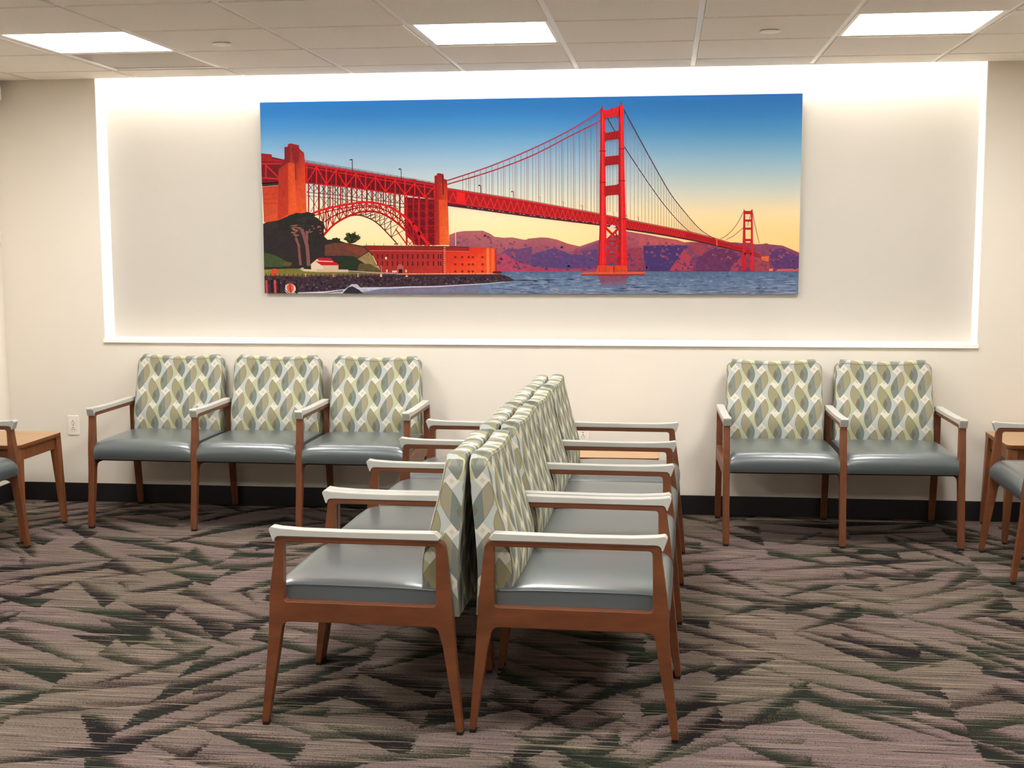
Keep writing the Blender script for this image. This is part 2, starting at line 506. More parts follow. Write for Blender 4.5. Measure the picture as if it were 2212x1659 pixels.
for (x, y, lab) in ((-2.022, -1.172, 'round white ceiling disc between the left and the middle light panels'), (0.435, -1.182, 'round white ceiling disc between the middle and the right light panels')):
    d = tag(empty('sprinkler_cover', (x, y, H - .007)), lab, 'sprinkler cover', 'round cover discs in the ceiling')
    MB().cyl(0, 0, -.004, .002, .030, .030, 28).obj('collar', MAT['grid'], d, smooth=True)
    m = MB(); n = 32
    ring = lambda r_, z_: [(r_ * math.cos(2 * math.pi * k / n), r_ * math.sin(2 * math.pi * k / n), z_) for k in range(n)]
    m.loft([ring(.030, -.003), ring(.043, -.003), ring(.0445, -.006), ring(.040, -.0085), ring(.01, -.0095)])
    m.obj('disc', MAT['device'], d, smooth=True)

# light strip hidden in the slot above the niche
ls = tag(empty('light_strip', ((NL + NR) / 2, 0.045, H + .10)), 'hidden light strip in the slot above the niche, lighting the wall', 'light strip')
w2 = (NR - NL) / 2 - .02
MB().box(-w2, w2, -.018, .018, 0, .02).obj('channel', MAT['grid'], ls)
MB().box(-w2 + .005, w2 - .005, -.012, .012, -.004, -.0005).obj('diffuser', MAT['led'], ls)

# wall device high on the left wall
dv = tag(empty('wall_device', (XL, -0.17, 2.245)), 'white slotted box high in the top left corner of the room', 'wall device')
prof = fillet([(0, 0), (.052, .002), (.078, .05), (.074, .125), (0, .13)], [.002, .02, .012, .015, .002], 4)
m = MB(); m.loft([[(a, y_, b) for a, b in prof] for y_ in (-.11, .11)]); m.obj('housing', MAT['device'], dv, smooth=True)
m = MB()
m.box(.055, .0795, -.095, .09, .085, .0885); m.obj('slot', MAT['black'], dv)
MB().box(.05, .073, -.095, .07, .030, .0325).obj('slot', MAT['black'], dv)

def outlet(x, z, label):
    r = tag(empty('wall_outlet', (x, 0, z)), label, 'outlet', 'duplex outlets on the back wall')
    pl = fillet([(-.035, -.057), (.035, -.057), (.035, .057), (-.035, .057)], .004, 3)
    inn = [(a * .94, b * .96) for a, b in pl]
    m = MB(); m.loft([[(a, 0, b) for a, b in pl], [(a, -.003, b) for a, b in pl], [(a, -.0055, b) for a, b in inn]]); m.obj('cover_plate', MAT['plastic'], r)
    for s in (1, -1):
        zc = .0195 * s
        pr = [(.0172 * math.cos(t), zc + .0145 * max(-.92, min(.92, 1.15 * math.sin(t)))) for t in [2 * math.pi * k / 24 for k in range(24)]]
        m = MB(); m.loft([[(a, -.005, b) for a, b in pr], [(a, -.0075, b) for a, b in pr]]); rc = m.obj('receptacle', MAT['plastic'], r, bevel=.0006)
        for (a0, a1, b0, b1) in ((-.0075, -.0052, -.0065, .0015), (.0052, .0075, -.0075, .0015), (-.0028, .0028, .0055, .0105)):
            MB().box(a0, a1, -.0079, -.007, zc + b0, zc + b1).obj('socket_slot', MAT['slot'], rc)
    MB().cyl(0, 0, 0, .0015, .003, .0025, 12).obj('screw', MAT['slot'], r).matrix_basis = Matrix.Translation((0, -.0052, 0)) @ Matrix.Rotation(math.pi / 2, 4, 'X')
    return r
outlet(-3.391, .444, 'white duplex wall outlet beside the three-seat bench, to its left')
outlet(-.445, .446, 'white duplex wall outlet half hidden behind the right-hand middle row armrests')

# ------------------------------------------------------------------ seating
P_ = 0.563; FT = 0.032        # pitch of the arm frames, frame thickness
YO = 0.322                    # local y = YO - u
def L3(u, x, z): return (x, YO - u, z)

def frame_mesh():
    outer = [(0.002, .010), (.020, .010), (.0607, .272), (.0775, .339), (.566, .339), (.580, .25), (.622, .010), (.642, .010), (.6125, .30), (.606, .43), (.588, .56), (.583, .608), (.0545, .608), (.033, .42), (.021, .24)]
    rad = [0, 0, .1, .026, .030, .1, 0, 0, .2, .15, .1, .022, .030, .2, .2]
    outer = fillet(outer, rad, 5)
    inner = fillet([(.081, .402), (.562, .402), (.559, .590), (.081, .590)], [.014, .014, .014, .010], 4)
    bm = bmesh.new()
    es = []
    for loop in (outer, inner):
        vs_ = [bm.verts.new(L3(u, -FT / 2, z)) for u, z in loop]
        es += [bm.edges.new((vs_[i], vs_[(i + 1) % len(vs_)])) for i in range(len(vs_))]
    bmesh.ops.triangle_fill(bm, edges=es, use_beauty=True, use_dissolve=False)
    ext = bmesh.ops.extrude_face_region(bm, geom=list(bm.faces))
    bmesh.ops.translate(bm, verts=[e for e in ext['geom'] if isinstance(e, bmesh.types.BMVert)], vec=(FT, 0, 0))
    bmesh.ops.recalc_face_normals(bm, faces=bm.faces)
    me = bpy.data.meshes.new('side_frame'); bm.to_mesh(me); bm.free(); me.materials.append(MAT['wood'])
    return me
def pad_mesh():
    pts = [(.072, .6085), (.066, .616), (.082, .632), (.20, .630), (.36, .6285), (.50, .630), (.57, .634), (.596, .638), (.603, .630), (.602, .624), (.5905, .591), (.5860, .592), (.583, .602), (.576, .6075), (.562, .6085)]
    m = MB(); hw = .0195
    m.loft([[L3(u, x, z) for u, z in pts] for x in (-hw, hw)])
    me = bpy.data.meshes.new('armrest_pad'); me.from_pydata(m.v, [], m.f)
    bm = bmesh.new(); bm.from_mesh(me); bmesh.ops.recalc_face_normals(bm, faces=bm.faces); bm.to_mesh(me); bm.free()
    me.materials.append(MAT['cap']); return me
FRAME, PAD = frame_mesh(), pad_mesh()
def glide_mesh(u):
    m = MB(); pr = [(u - .0095, -.0135), (u + .0095, -.0135), (u + .0095, .0135), (u - .0095, .0135)]
    m.loft([[L3(a, x, 0.0) for a, x in pr], [L3(a, x, .0115) for a, x in pr]])
    me = bpy.data.meshes.new('glide'); me.from_pydata(m.v, [], m.f); me.materials.append(MAT['black']); return me
GL = [glide_mesh(.012), glide_mesh(.631)]

SW = P_ - FT - .004                     # seat width between the frames
def lerp(a, b, t): return a + (b - a) * t
def smooth_profile(keys, n):
    """Catmull-Rom through 2d keys"""
    K = [Vector(k) for k in keys]; out = []
    for i in range(len(K) - 1):
        p0, p1, p2, p3 = K[max(i - 1, 0)], K[i], K[i + 1], K[min(i + 2, len(K) - 1)]
        for j in range(n):
            t = j / n
            out.append(0.5 * ((2 * p1) + (p2 - p0) * t + (2 * p0 - 5 * p1 + 4 * p2 - p3) * t * t + (3 * p1 - p0 - 3 * p2 + p3) * t ** 3))
    out.append(K[-1]); return out
def seat_meshes():
    top = smooth_profile([(.085, .450), (.20, .4545), (.40, .4555), (.52, .4545), (.568, .4495), (.596, .433), (.609, .408), (.608, .382), (.600, .364)], 5)
    prof = [tuple(p) for p in top] + [(.58, .360), (.35, .362), (.09, .366)]
    nT = len(top)
    loops = []
    xs_ = [-1, -.985, -.95, -.88, -.75, -.5, -.2, 0, .2, .5, .75, .88, .95, .985, 1]
    for s in xs_:
        a = abs(s); cr_ = (1 - a ** 5) ; edge = 1 - (max(0, (a - .93) / .07)) ** 2
        lp = []
        for i, (u, z) in enumerate(prof):
            if i < nT:
                du = .004 * cr_ * (1 if u > .53 else 0)
                k = max(0, min(1, (u - .085) / .10)) * max(0, min(1, (z - .36) / .06))
                zz = z - .004 * (1 - edge) + .014 * cr_ * k
                lp.append(L3(u + du, s * SW / 2, zz))
            else: lp.append(L3(u, s * SW / 2, z))
        loops.append(lp)
    m = MB(); m.loft(loops)
    me = bpy.data.meshes.new('seat'); me.from_pydata(m.v, [], m.f)
    bm = bmesh.new(); bm.from_mesh(me); bmesh.ops.recalc_face_normals(bm, faces=bm.faces); bm.to_mesh(me); bm.free()
    me.materials.append(MAT['vinyl'])
    for p in me.polygons: p.use_smooth = True
    me.set_sharp_from_angle(angle=math.radians(45))
    welts = []
    for s in (0, -1):
        w = MB()
        w.tube([(v[0] + (.0004 if s else -.0004), v[1], v[2] - .002) for v in loops[s][:nT - 2]], .0019, 6)
        we = bpy.data.meshes.new('welt'); we.from_pydata(w.v, [], w.f); we.materials.append(MAT['vinyl'])
        for p in we.polygons: p.use_smooth = True
        welts.append(we)
    return me, welts
SEAT, SEATWELT = seat_meshes()

def back_meshes():
    ftop = smooth_profile([(.112, .362), (.128, .41), (.136, .48), (.133, .55), (.112, .63), (.090, .71), (.073, .78), (.0625, .836), (.0585, .854)], 4)
    crown = [(.0545, .8635), (.045, .8675), (.026, .8690), (.008, .8670), (.0015, .8625), (-.001, .853)]
    bk = smooth_profile([(-.0005, .838), (.005, .74), (.018, .60), (.024, .48), (.018, .362)], 3)
    prof = [tuple(p) for p in ftop] + crown + [tuple(p) for p in bk]
    nF = len(ftop) + len(crown)
    arc = [0]
    for a, b in zip(prof, prof[1:]): arc.append(arc[-1] + (Vector(a) - Vector(b)).length)
    S = [-1, -.985, -.95, -.88, -.76, -.6, -.4, -.2, 0, .2, .4, .6, .76, .88, .95, .985, 1]
    verts = []; n = len(prof)
    for s in S:
        a = abs(s)
        for (u, z) in prof:
            t = (z - .362) / .505
            hw = lerp(.2535, .2445, t)
            k = max(0, min(1, (z - .70) / .16))
            top_round = max(0, (a - .86) / .14) ** 2 * .020 * k ** 4
            dip = .012 * (1 - min(1, a / .84) ** 2) * k
            edge = max(0, (a - .93) / .07) ** 2
            cu = lerp(.014, u, 1) - edge * .006 * (1 if u > .045 else 0)
            bulge = .006 * (1 - a * a) if u > .05 else 0
            verts.append(L3(cu + bulge, s * hw - (math.copysign(.012, s) * max(0, (z - .83) / .035) ** 2 if a > .9 else 0), z - dip - top_round))
    faces = []; uvs = []
    for k in range(len(S) - 1):
        for i in range(n):
            j = (i + 1) % n
            f = (k * n + i, (k + 1) * n + i, (k + 1) * n + j, k * n + j)
            faces.append(f)
            ai, aj = arc[i], (arc[j] if j else arc[i] + .09)
            uvs.append([(S[k] * .25, ai), (S[k + 1] * .25, ai), (S[k + 1] * .25, aj), (S[k] * .25, aj)])
    # side panels
    def sideuv(p): return (YO - verts[p][1] + .03, verts[p][2] - .362 + .05)
    m_b = n - 1
    for k, flip in ((0, False), (len(S) - 1, True)):
        # strip between front and back of the section
        lp = list(range(n)); i, j = 0, n - 1
        while j - i > 1:
            # advance whichever is lower
            if verts[k * n + i + 1][2] <= verts[k * n + j - 1][2] and i + 1 < j: tri = (i, i + 1, j); i += 1
            else: tri = (i, j - 1, j); j -= 1
            tri = tuple(k * n + q for q in tri)
            tri = tri if flip else tri[::-1]
            faces.append(tri); uvs.append([sideuv(q) for q in tri])
    me = bpy.data.meshes.new('backrest'); me.from_pydata(verts, [], faces)
    me.materials.append(MAT['fabric'])
    lay = me.uv_layers.new(name='UVMap')
    for p in me.polygons:
        for li in p.loop_indices: lay.data[li].uv = uvs[p.index][li - p.loop_start]
        p.use_smooth = True
    bm = bmesh.new(); bm.from_mesh(me); bmesh.ops.recalc_face_normals(bm, faces=bm.faces); bm.to_mesh(me); bm.free()
    me.set_sharp_from_angle(angle=math.radians(40))
    iF = len(ftop) - 1
    runs = [[(verts[k * n + i][0] + (.0005 if k == 0 else -.0005), verts[k * n + i][1], verts[k * n + i][2]) for i in range(2, len(ftop) + 2)] for k in (0, len(S) - 1)]
    runs.append([verts[k * n + iF] for k in range(len(S))])
    seams = []
    for run in runs:
        w = MB().tube(run, .0016, 6)
        we = bpy.data.meshes.new('seam'); we.from_pydata(w.v, [], w.f); we.materials.append(MAT['welt'])
        for p in we.polygons: p.use_smooth = True
        seams.append(we)
    return me, seams
BACK, BACKSEAM = back_meshes()
bar = MB()
def child(name, me, parent, loc=(0, 0, 0), bevel=0, seg=2):
    o = bpy.data.objects.new(name, me); COL.objects.link(o); o.parent = parent; o.location = loc
    if bevel:
        m = o.modifiers.new('bevel', 'BEVEL'); m.width = bevel; m.segments = seg; m.limit_method = 'ANGLE'; m.angle_limit = math.radians(35)
    return o
def make_unit(name, n):
    r = empty(name, (0, 0, 0))
    for i in range(n + 1):
        x = (i - n / 2) * P_
        f = child('side_frame', FRAME, r, (x, 0, 0), .0022)
        child('armrest_pad', PAD, f, (0, 0, 0), .0035, 3)
        for g in GL: child('glide', g, f)
    for i in range(n):
        x = (i - n / 2 + .5) * P_
        s = child('seat', SEAT, r, (x, 0, 0)); [child('welt', w_, s) for w_ in SEATWELT]
        b = child('backrest', BACK, r, (x, 0, 0)); [child('seam', w_, b) for w_ in BACKSEAM]
    w = n * P_ / 2 - FT / 2 + .002
    for u in (.20, .50):
        MB().box(-w, w, YO - u - .016, YO - u + .016, .342, .361).obj('support_rail', MAT['steel'], r)
    return r
def place(o, x, y, rz): o.location = (x, y, 0); o.rotation_euler = (0, 0, rz); return o
def at_front(o, x, y, a, n):
    """x,y : front foot centre of the first frame; a : heading of the row"""
    c, s = math.cos(a), math.sin(a)
    lx, ly = -n / 2 * P_, YO - .632
    return place(o, x - (c * lx - s * ly), y - (s * lx + c * ly), a)
arm = make_unit('armchair', 1); two = make_unit('two_seat_bench', 2); three = make_unit('three_seat_bench', 3)
G1 = 'patterned waiting room seating'
at_front(three, -2.9901, -.660, -.010, 3)
tag(three, 'three-seat bench against the back wall, left of the middle rows, leaf-patterned backs', 'bench', G1)
at_front(two, .3055, -.6953, .0253, 2)
tag(two, 'two-seat bench against the back wall on the right, leaf-patterned backs', 'bench', G1)
# back-to-back rows in the middle of the room
CR = -.0239; c_, s_ = math.cos(CR), math.sin(CR)
def row_unit(o, n, side, k0, gap):
    """side +1 faces right, -1 faces left; k0 : first frame counted from the viewer"""
    y0 = -3.168 + (k0) * P_ + gap
    if side > 0:
        a = math.pi / 2 + CR
        fx = .0450 - s_ * k0 * P_ - .003
        c, s = math.cos(a), math.sin(a); lx, ly = -n / 2 * P_, YO - .632
        return place(o, fx - (c * lx - s * ly), y0 - (s * lx + c * ly), a)
    a = -math.pi / 2 + CR
    fx = -1.2339 - s_ * k0 * P_
    c, s = math.cos(a), math.sin(a); lx, ly = n / 2 * P_, YO - .632
    return place(o, fx - (c * lx - s * ly), y0 - (s * lx + c * ly), a)
row_unit(arm, 1, -1, 0, 0.0)
tag(arm, 'nearest left-facing armchair, front end of the left middle row', 'armchair', G1)
o = copy_tree(arm); row_unit(o, 1, 1, 0, -.004)
tag(o, 'nearest right-facing armchair, front end of the right middle row', 'armchair', G1)
o = copy_tree(three); row_unit(o, 3, -1, 1, .045)
tag(o, 'left-facing three-seat bench behind the nearest left armchair in the middle row', 'bench', G1)
o = copy_tree(three); row_unit(o, 3, 1, 1, .055)
tag(o, 'right-facing three-seat bench behind the nearest right armchair in the middle row', 'bench', G1)
# armchairs along the side walls, cut by the edges of the photo
o = copy_tree(arm)
def side_arm(o, fx, yfar, side):
    a = math.pi / 2 if side > 0 else -math.pi / 2
    c, s = math.cos(a), math.sin(a); ly = YO - .632
    return place(o, fx + s * ly, yfar - P_ / 2, a)
side_arm(o, -3.118, -1.095, 1)
tag(o, 'armchair at the left edge of the photo, in front of the left wooden table', 'armchair', G1)
o = copy_tree(arm); side_arm(o, 1.520, -.690, -1)
tag(o, 'armchair at the right edge of the photo, in front of the right wooden table', 'armchair', G1)

# ------------------------------------------------------------------ side tables
def side_table(z=.495, w=.25, d=.228):
    r = empty('side_table', (0, 0, 0))
    pl = fillet([(-w, -d), (w, -d), (w, d), (-w, d)], .03, 6)
    inn = [(a * .992, b * .992) for a, b in pl]
    m = MB(); m.loft([[(a, b, z - .022) for a, b in inn], [(a, b, z - .019) for a, b in pl], [(a, b, z - .0012) for a, b in pl]]); t = m.obj('table_top', MAT['table_wood'], r, smooth=True)
    m = MB(); m.loft([[(a, b, z - .0012) for a, b in pl], [(a * .995, b * .995, z) for a, b in pl]]); m.obj('laminate_surface', MAT['laminate'], t)
    for sx in (-1, 1):
        for sy_ in (-1, 1):
            x, y = sx * (w - .032), sy_ * (d - .032)
            def sq(cx, cy2, hx, hy, zz): return [(cx - hx, cy2 - hy, zz), (cx + hx, cy2 - hy, zz), (cx + hx, cy2 + hy, zz), (cx - hx, cy2 + hy, zz)]
            m = MB(); m.loft([sq(x + sx * .026, y + sy_ * .026, .0125, .0125, .008), sq(x + sx * .006, y + sy_ * .006, .022, .022, z - .095), sq(x, y, .026, .026, z - .022)])
            l = m.obj('leg', MAT['table_wood'], r, bevel=.002)
            MB().box(x + sx * .026 - .009, x + sx * .026 + .009, y + sy_ * .026 - .009, y + sy_ * .026 + .009, 0, .009).obj('glide', MAT['black'], l)
    for sx in (-1, 1):
        x = sx * (w - .03)
        MB().box(x - .010, x + .010, -d + .05, d - .05, z - .085, z - .022).obj('apron', MAT['table_wood'], r, bevel=.001)
        y = sx * (d - .03)
        MB().box(-w + .05, w - .05, y - .010, y + .010, z - .085, z - .022).obj('apron', MAT['table_wood'], r, bevel=.001)
    return r
tb = side_table(); tb.location = (-3.185 - .25, -.778, 0)
tag(tb, 'wooden side table in the left corner, beside the three-seat bench', 'side table', 'wooden side tables in the corners')
t2 = copy_tree(tb); t2.location = (1.668 + .25, -.285, 0)
tag(t2, 'wooden side table in the right corner, beside the two-seat bench', 'side table', 'wooden side tables in the corners')
t3 = side_table(.418, .235, .215); t3.location = (-.262, -.405, 0)
tag(t3, 'low wooden side table by the back wall, half hidden behind the right-hand middle row', 'side table')
# ------------------------------------------------------------------ panoramic print in the niche
# the picture is drawn flat on the front of the board : s runs 0..1 to the right, t 0..1 downwards
def homog(src):
    A = []; B = []
    for (x, y), (s, t) in zip(src, ((0, 0), (1, 0), (1, 1), (0, 1))):
        A += [[x, y, 1, 0, 0, 0, -s * x, -s * y], [0, 0, 0, x, y, 1, -t * x, -t * y]]; B += [s, t]
    h_ = np.linalg.solve(np.array(A, float), np.array(B, float)); return np.append(h_, 1).reshape(3, 3)
HM = homog([(72, 142), (4126, 76), (4088, 1572), (110, 1569)])
# the board hangs ND deep, in front of the niche back
PT = 0.024                                  # thickness of board and spacers
DF = ND - PT
KS = (CAM_D + DF) / CAM_D
def deep(x, z): return (x * KS, CAM_H + (z - CAM_H) * KS)
x0_, zt_ = deep(-2.2301, 2.2558); x1_, zb_ = deep(.6987, 1.2076)
PW, PH = x1_ - x0_, zt_ - zb_
art = tag(empty('bridge_print', ((x0_ + x1_) / 2, ND, (zt_ + zb_) / 2)), 'panoramic print of a red suspension bridge hanging in the lit wall niche', 'picture')
MB().box(-PW / 2, PW / 2, -PT, -.012, -PH / 2, PH / 2).obj('board', MAT['panel_edge'], art, bevel=.001)
for sx in (-.8, 0, .8): MB().box(sx - .05, sx + .05, -.013, 0, -PH / 2 + .12, PH / 2 - .12).obj('mounting_cleat', MAT['steel'], art)
mv, mf, mc = [], [], []
LAY = [0]; CNT = [0]
def st(x, y):
    q = HM @ np.array([x, y, 1.0]); return min(1, max(0, q[0] / q[2])), min(1, max(0, q[1] / q[2]))
GAIN = 0.74
def pcol(c, a=.5): return srgb(c[0], c[1], c[2], GAIN)[:3] + (a,)
def put(points, cols):
    b = len(mv); y = -PT - .00025 - LAY[0] * .000040 - (CNT[0] % 8) * .0000048; CNT[0] += 1
    for x, yy in points:
        s, t = st(x, yy); mv.append(((s - .5) * PW, y, (.5 - t) * PH))
    mf.append(tuple(range(b, b + len(points)))); mc.append(cols)
def layer(): LAY[0] += 1; CNT[0] = 0
def poly(pts, c, a=.5, off=0):
    pts = [(x + off, y) for x, y in pts]
    col = c if isinstance(c, list) else [c] * len(pts)
    put(pts, [pcol(q, a) for q in col])
def line(pts, w, c, a=.8, off=0, w2=None):
    for i, ((xa, ya), (xb, yb)) in enumerate(zip(pts, pts[1:])):
        d = math.hypot(xb - xa, yb - ya) or 1; nx, ny = -(yb - ya) / d, (xb - xa) / d
        wa = w if w2 is None else lerp(w, w2, i / (len(pts) - 1)); wb_ = w if w2 is None else lerp(w, w2, (i + 1) / (len(pts) - 1))
        ex, ey = (xb - xa) / d * w * .3, (yb - ya) / d * w * .3
        put([(xa - ex + nx * wa / 2 + off, ya - ey + ny * wa / 2), (xb + ex + nx * wb_ / 2 + off, yb + ey + ny * wb_ / 2), (xb + ex - nx * wb_ / 2 + off, yb + ey - ny * wb_ / 2), (xa - ex - nx * wa / 2 + off, ya - ey - ny * wa / 2)], [pcol(c, a)] * 4)
C2 = 2073.4
def interp(keys, x):
    for (a, b), (c, d) in zip(keys, keys[1:]):
        if a <= x <= c: return b + (d - b) * (x - a) / (c - a)
    return keys[0][1] if x < keys[0][0] else keys[-1][1]
def curve_pts(keys, n=5): return [tuple(p) for p in smooth_profile(keys, n)]
# sky
SL = [(0, (22, 82, 140)), (.045, (35, 95, 151)), (.1, (50, 114, 172)), (.2, (98, 148, 188)), (.29, (140, 170, 196)), (.38, (170, 188, 198)), (.46, (196, 203, 192)), (.55, (220, 215, 184)), (.64, (230, 214, 172)), (.75, (230, 208, 158)), (1, (230, 200, 150))]
SR = [(0, (20, 70, 124)), (.045, (35, 84, 133)), (.1, (42, 100, 152)), (.2, (76, 130, 168)), (.3, (118, 156, 178)), (.4, (154, 172, 176)), (.5, (188, 186, 170)), (.6, (222, 194, 146)), (.7, (232, 188, 126)), (1, (232, 180, 118))]
nx_, ny_ = 12, 26
def skycol(s, t):
    ca = [interp([(k, v[j]) for k, v in SL], t) for j in range(3)]; cb = [interp([(k, v[j]) for k, v in SR], t) for j in range(3)]
    return [lerp(a, b, s ** 1.3) for a, b in zip(ca, cb)]
y_ = -PT - .0002
for i in range(nx_):
    for j in range(ny_):
        b = len(mv); cs = []
        for (di, dj) in ((0, 0), (1, 0), (1, 1), (0, 1)):
            s, t = (i + di) / nx_, (j + dj) / ny_
            mv.append(((s - .5) * PW, y_, (.5 - t) * PH)); cs.append(srgb(*skycol(s, t))[:3] + (.97,))
        mf.append((b, b + 1, b + 2, b + 3)); mc.append(cs)
layer()
# hills
poly([(1490, 1132), (1540, 1112), (1600, 1103), (1740, 1100), (1790, 1120), (1830, 1146), (1900, 1153), (1960, 1150), (2050, 1168), (2108, 1160), (2108, 1410), (1490, 1410)], [(176, 96, 100)] * 10 + [(96, 66, 112)] * 2, .5)
poly([(0, 1160), (100, 1150), (150, 1152), (220, 1166), (300, 1196), (390, 1217), (440, 1200), (530, 1170), (620, 1150), (740, 1105), (740, 1410), (0, 1410)], [(172, 90, 98)] * 6 + [(150, 80, 100)] * 4 + [(86, 62, 112)] * 2, .5, C2)
poly([(738, 1103), (800, 1114), (900, 1130), (1000, 1150), (1110, 1166), (1170, 1186), (1220, 1182), (1300, 1186), (1550, 1186), (1600, 1192), (1640, 1188), (1700, 1200), (1750, 1198), (1780, 1192), (1800, 1200), (1900, 1210), (1960, 1235), (2025, 1262), (2030, 1410), (738, 1410)], [(178, 86, 96)] * 7 + [(140, 72, 96)] * 11 + [(110, 56, 92)] * 2, .4, C2)
layer()
poly([(0, 1300), (60, 1270), (200, 1230), (290, 1262), (330, 1285), (420, 1250), (520, 1236), (560, 1300), (540, 1410), (0, 1410)], (88, 66, 116), .5, C2)
poly([(1850, 1290), (1930, 1232), (2010, 1238), (2108, 1216), (2108, 1400), (1960, 1390), (1860, 1360)], (108, 68, 112), .45)
poly([(1840, 1290), (1900, 1268), (1980, 1320), (2050, 1350), (2108, 1362), (2108, 1412), (1840, 1412)], (172, 66, 92), .25)
poly([(0, 1372), (90, 1366), (250, 1386), (420, 1380), (530, 1376), (530, 1408), (0, 1408)], (164, 62, 86), .2, C2)
poly([(862, 1214), (1000, 1208), (1120, 1206), (1200, 1214), (1160, 1272), (1100, 1330), (1060, 1398), (900, 1400), (868, 1320)], (72, 54, 108), .6, C2)
poly([(750, 1240), (800, 1222), (848, 1228), (866, 1270), (850, 1320), (866, 1398), (748, 1398)], (150, 58, 78), .3, C2)
poly([(1055, 1398), (1110, 1324), (1165, 1238), (1205, 1284), (1240, 1340), (1232, 1398)], (170, 66, 82), .3, C2)
poly([(1210, 1200), (1290, 1196), (1340, 1210), (1300, 1290), (1270, 1276), (1230, 1240)], (160, 66, 84), .3, C2)
poly([(1260, 1300), (1400, 1226), (1540, 1250), (1600, 1300), (1600, 1402), (1250, 1402)], (106, 52, 90), .35, C2)
poly([(1540, 1340), (1600, 1290), (1600, 1402), (1500, 1402)], (166, 66, 84), .3, C2)
poly([(1690, 1300), (1760, 1290), (1820, 1360), (1850, 1402), (1690, 1402)], (164, 70, 82), .3, C2)
poly([(1800, 1240), (1900, 1230), (2026, 1290), (2026, 1402), (1860, 1402), (1810, 1340)], (92, 58, 108), .4, C2)
poly([(1860, 1385), (2024, 1380), (2024, 1402), (1850, 1402)], (190, 90, 92), .3, C2)
poly([(840, 1150), (1000, 1162), (1120, 1170), (1180, 1196), (1050, 1204), (900, 1200), (830, 1206)], (188, 88, 92), .4, C2)
layer()
rh = random.Random(11)
for _ in range(420):
    x = rh.uniform(1500, 4080); top = interp([(1490, 1140), (1740, 1110), (1900, 1160), (2108, 1168), (2370, 1210), (2610, 1180), (2820, 1120), (3190, 1180), (3700, 1210), (3980, 1225), (4090, 1270)], x)
    y = rh.uniform(top + 14, 1396); q = (y - top) / (1400 - top); l = rh.uniform(6, 18); hh = rh.uniform(6, 16)
    c = rh.choice([(158, 78, 92), (140, 70, 94), (126, 66, 98)] if q < .55 else [(88, 60, 108), (104, 58, 98), (122, 60, 92), (80, 56, 106)])
    poly([(x - l, y + hh * .5), (x - l * .2, y - hh), (x + l * .5, y - hh * .4), (x + l, y + hh * .6)], c, .3)
layer()
# water
WK = [(0, (86, 104, 134)), (.25, (98, 118, 148)), (.6, (104, 124, 152)), (1, (112, 126, 152))]
for j in range(6):
    ta, tb_ = 1404 + j * 28, 1404 + (j + 1) * 28
    ca = [int(interp([(k, v[q]) for k, v in WK], j / 6)) for q in range(3)]; cb = [int(interp([(k, v[q]) for k, v in WK], (j + 1) / 6)) for q in range(3)]
    poly([(640, ta), (4110, ta), (4110, tb_), (640, tb_)], [ca, ca, cb, cb], .15)
layer()
rw = random.Random(3)
for _ in range(420):
    x = rw.uniform(1850, 4080); y = 1408 + 160 * rw.random() ** .8; q = (y - 1404) / 168
    l = rw.uniform(8, 60) * (.5 + q); h2 = rw.uniform(1.5, 4) * (.5 + q)
    c = rw.choice([(70, 84, 116), (142, 158, 182), (84, 98, 128), (150, 150, 172), (64, 74, 108)])
    poly([(x - l, y), (x, y - h2), (x + l, y), (x, y + h2)], c, .7)
layer()
poly([(525, 1432), (765, 1432), (735, 1470), (745, 1520), (560, 1530), (540, 1480)], [(150, 70, 86), (150, 70, 86), (126, 80, 106), (104, 116, 146), (104, 116, 146), (126, 80, 106)], .3, C2)
poly([(900, 1560), (1420, 1506), (1700, 1500), (1750, 1540), (1700, 1572), (900, 1572)], [(128, 110, 134), (140, 106, 124), (110, 112, 140), (104, 120, 150), (120, 108, 130), (120, 112, 136)], .4)
for x, y, l in ((-20, 1470, 110), (60, 1476, 30), (150, 1468, 60), (330, 1462, 40)): poly([(x - l, y), (x, y - 5), (x + l, y), (x, y + 5)], (44, 50, 62), .7, C2)
layer()
# shore rocks and surf
poly([(105, 1440), (350, 1446), (640, 1438), (1000, 1428), (1500, 1424), (1870, 1424), (1925, 1440), (1985, 1472), (1930, 1480), (1780, 1494), (1500, 1508), (1200, 1520), (850, 1530), (700, 1548), (540, 1574), (105, 1574)], (62, 46, 56), .1)
layer()
for _ in range(700):
    x = rw.uniform(120, 1900); lo = interp([(120, 1568), (540, 1566), (850, 1522), (1500, 1500), (1900, 1474)], x); y = rw.uniform(1446, max(1450, lo - 3))
    if x > 1800 and y < 1440: continue
    s = rw.uniform(4, 11); c = rw.choice([(40, 28, 36), (88, 68, 76), (54, 38, 48), (110, 86, 90), (34, 24, 30), (72, 52, 60)])
    poly([(x - s, y + s * .4), (x - s * .3, y - s * .6), (x + s * .7, y - s * .4), (x + s, y + s * .5)], c, .8)
layer()
surf = [(330, 1572), (560, 1562), (700, 1546), (850, 1530), (1040, 1528), (1200, 1521), (1400, 1517), (1600, 1505), (1780, 1495), (1900, 1482)]
line(surf, 16, (202, 198, 214), .5, w2=4)
poly([(560, 1566), (700, 1545), (760, 1500), (800, 1500), (830, 1530), (1000, 1532), (860, 1556), (700, 1572)], (186, 182, 200), .3)
layer()
poly([(690, 1572), (735, 1524), (765, 1516), (815, 1542), (845, 1572)], (48, 44, 54), .4)
layer()
# grass and shore road
poly([(105, 1385), (330, 1380), (480, 1408), (760, 1412), (975, 1418), (985, 1434), (350, 1446), (105, 1440)], [(150, 140, 60), (112, 110, 46), (128, 122, 56), (130, 122, 60), (150, 128, 84), (120, 92, 70), (110, 84, 60), (140, 120, 60)], .4)
layer()
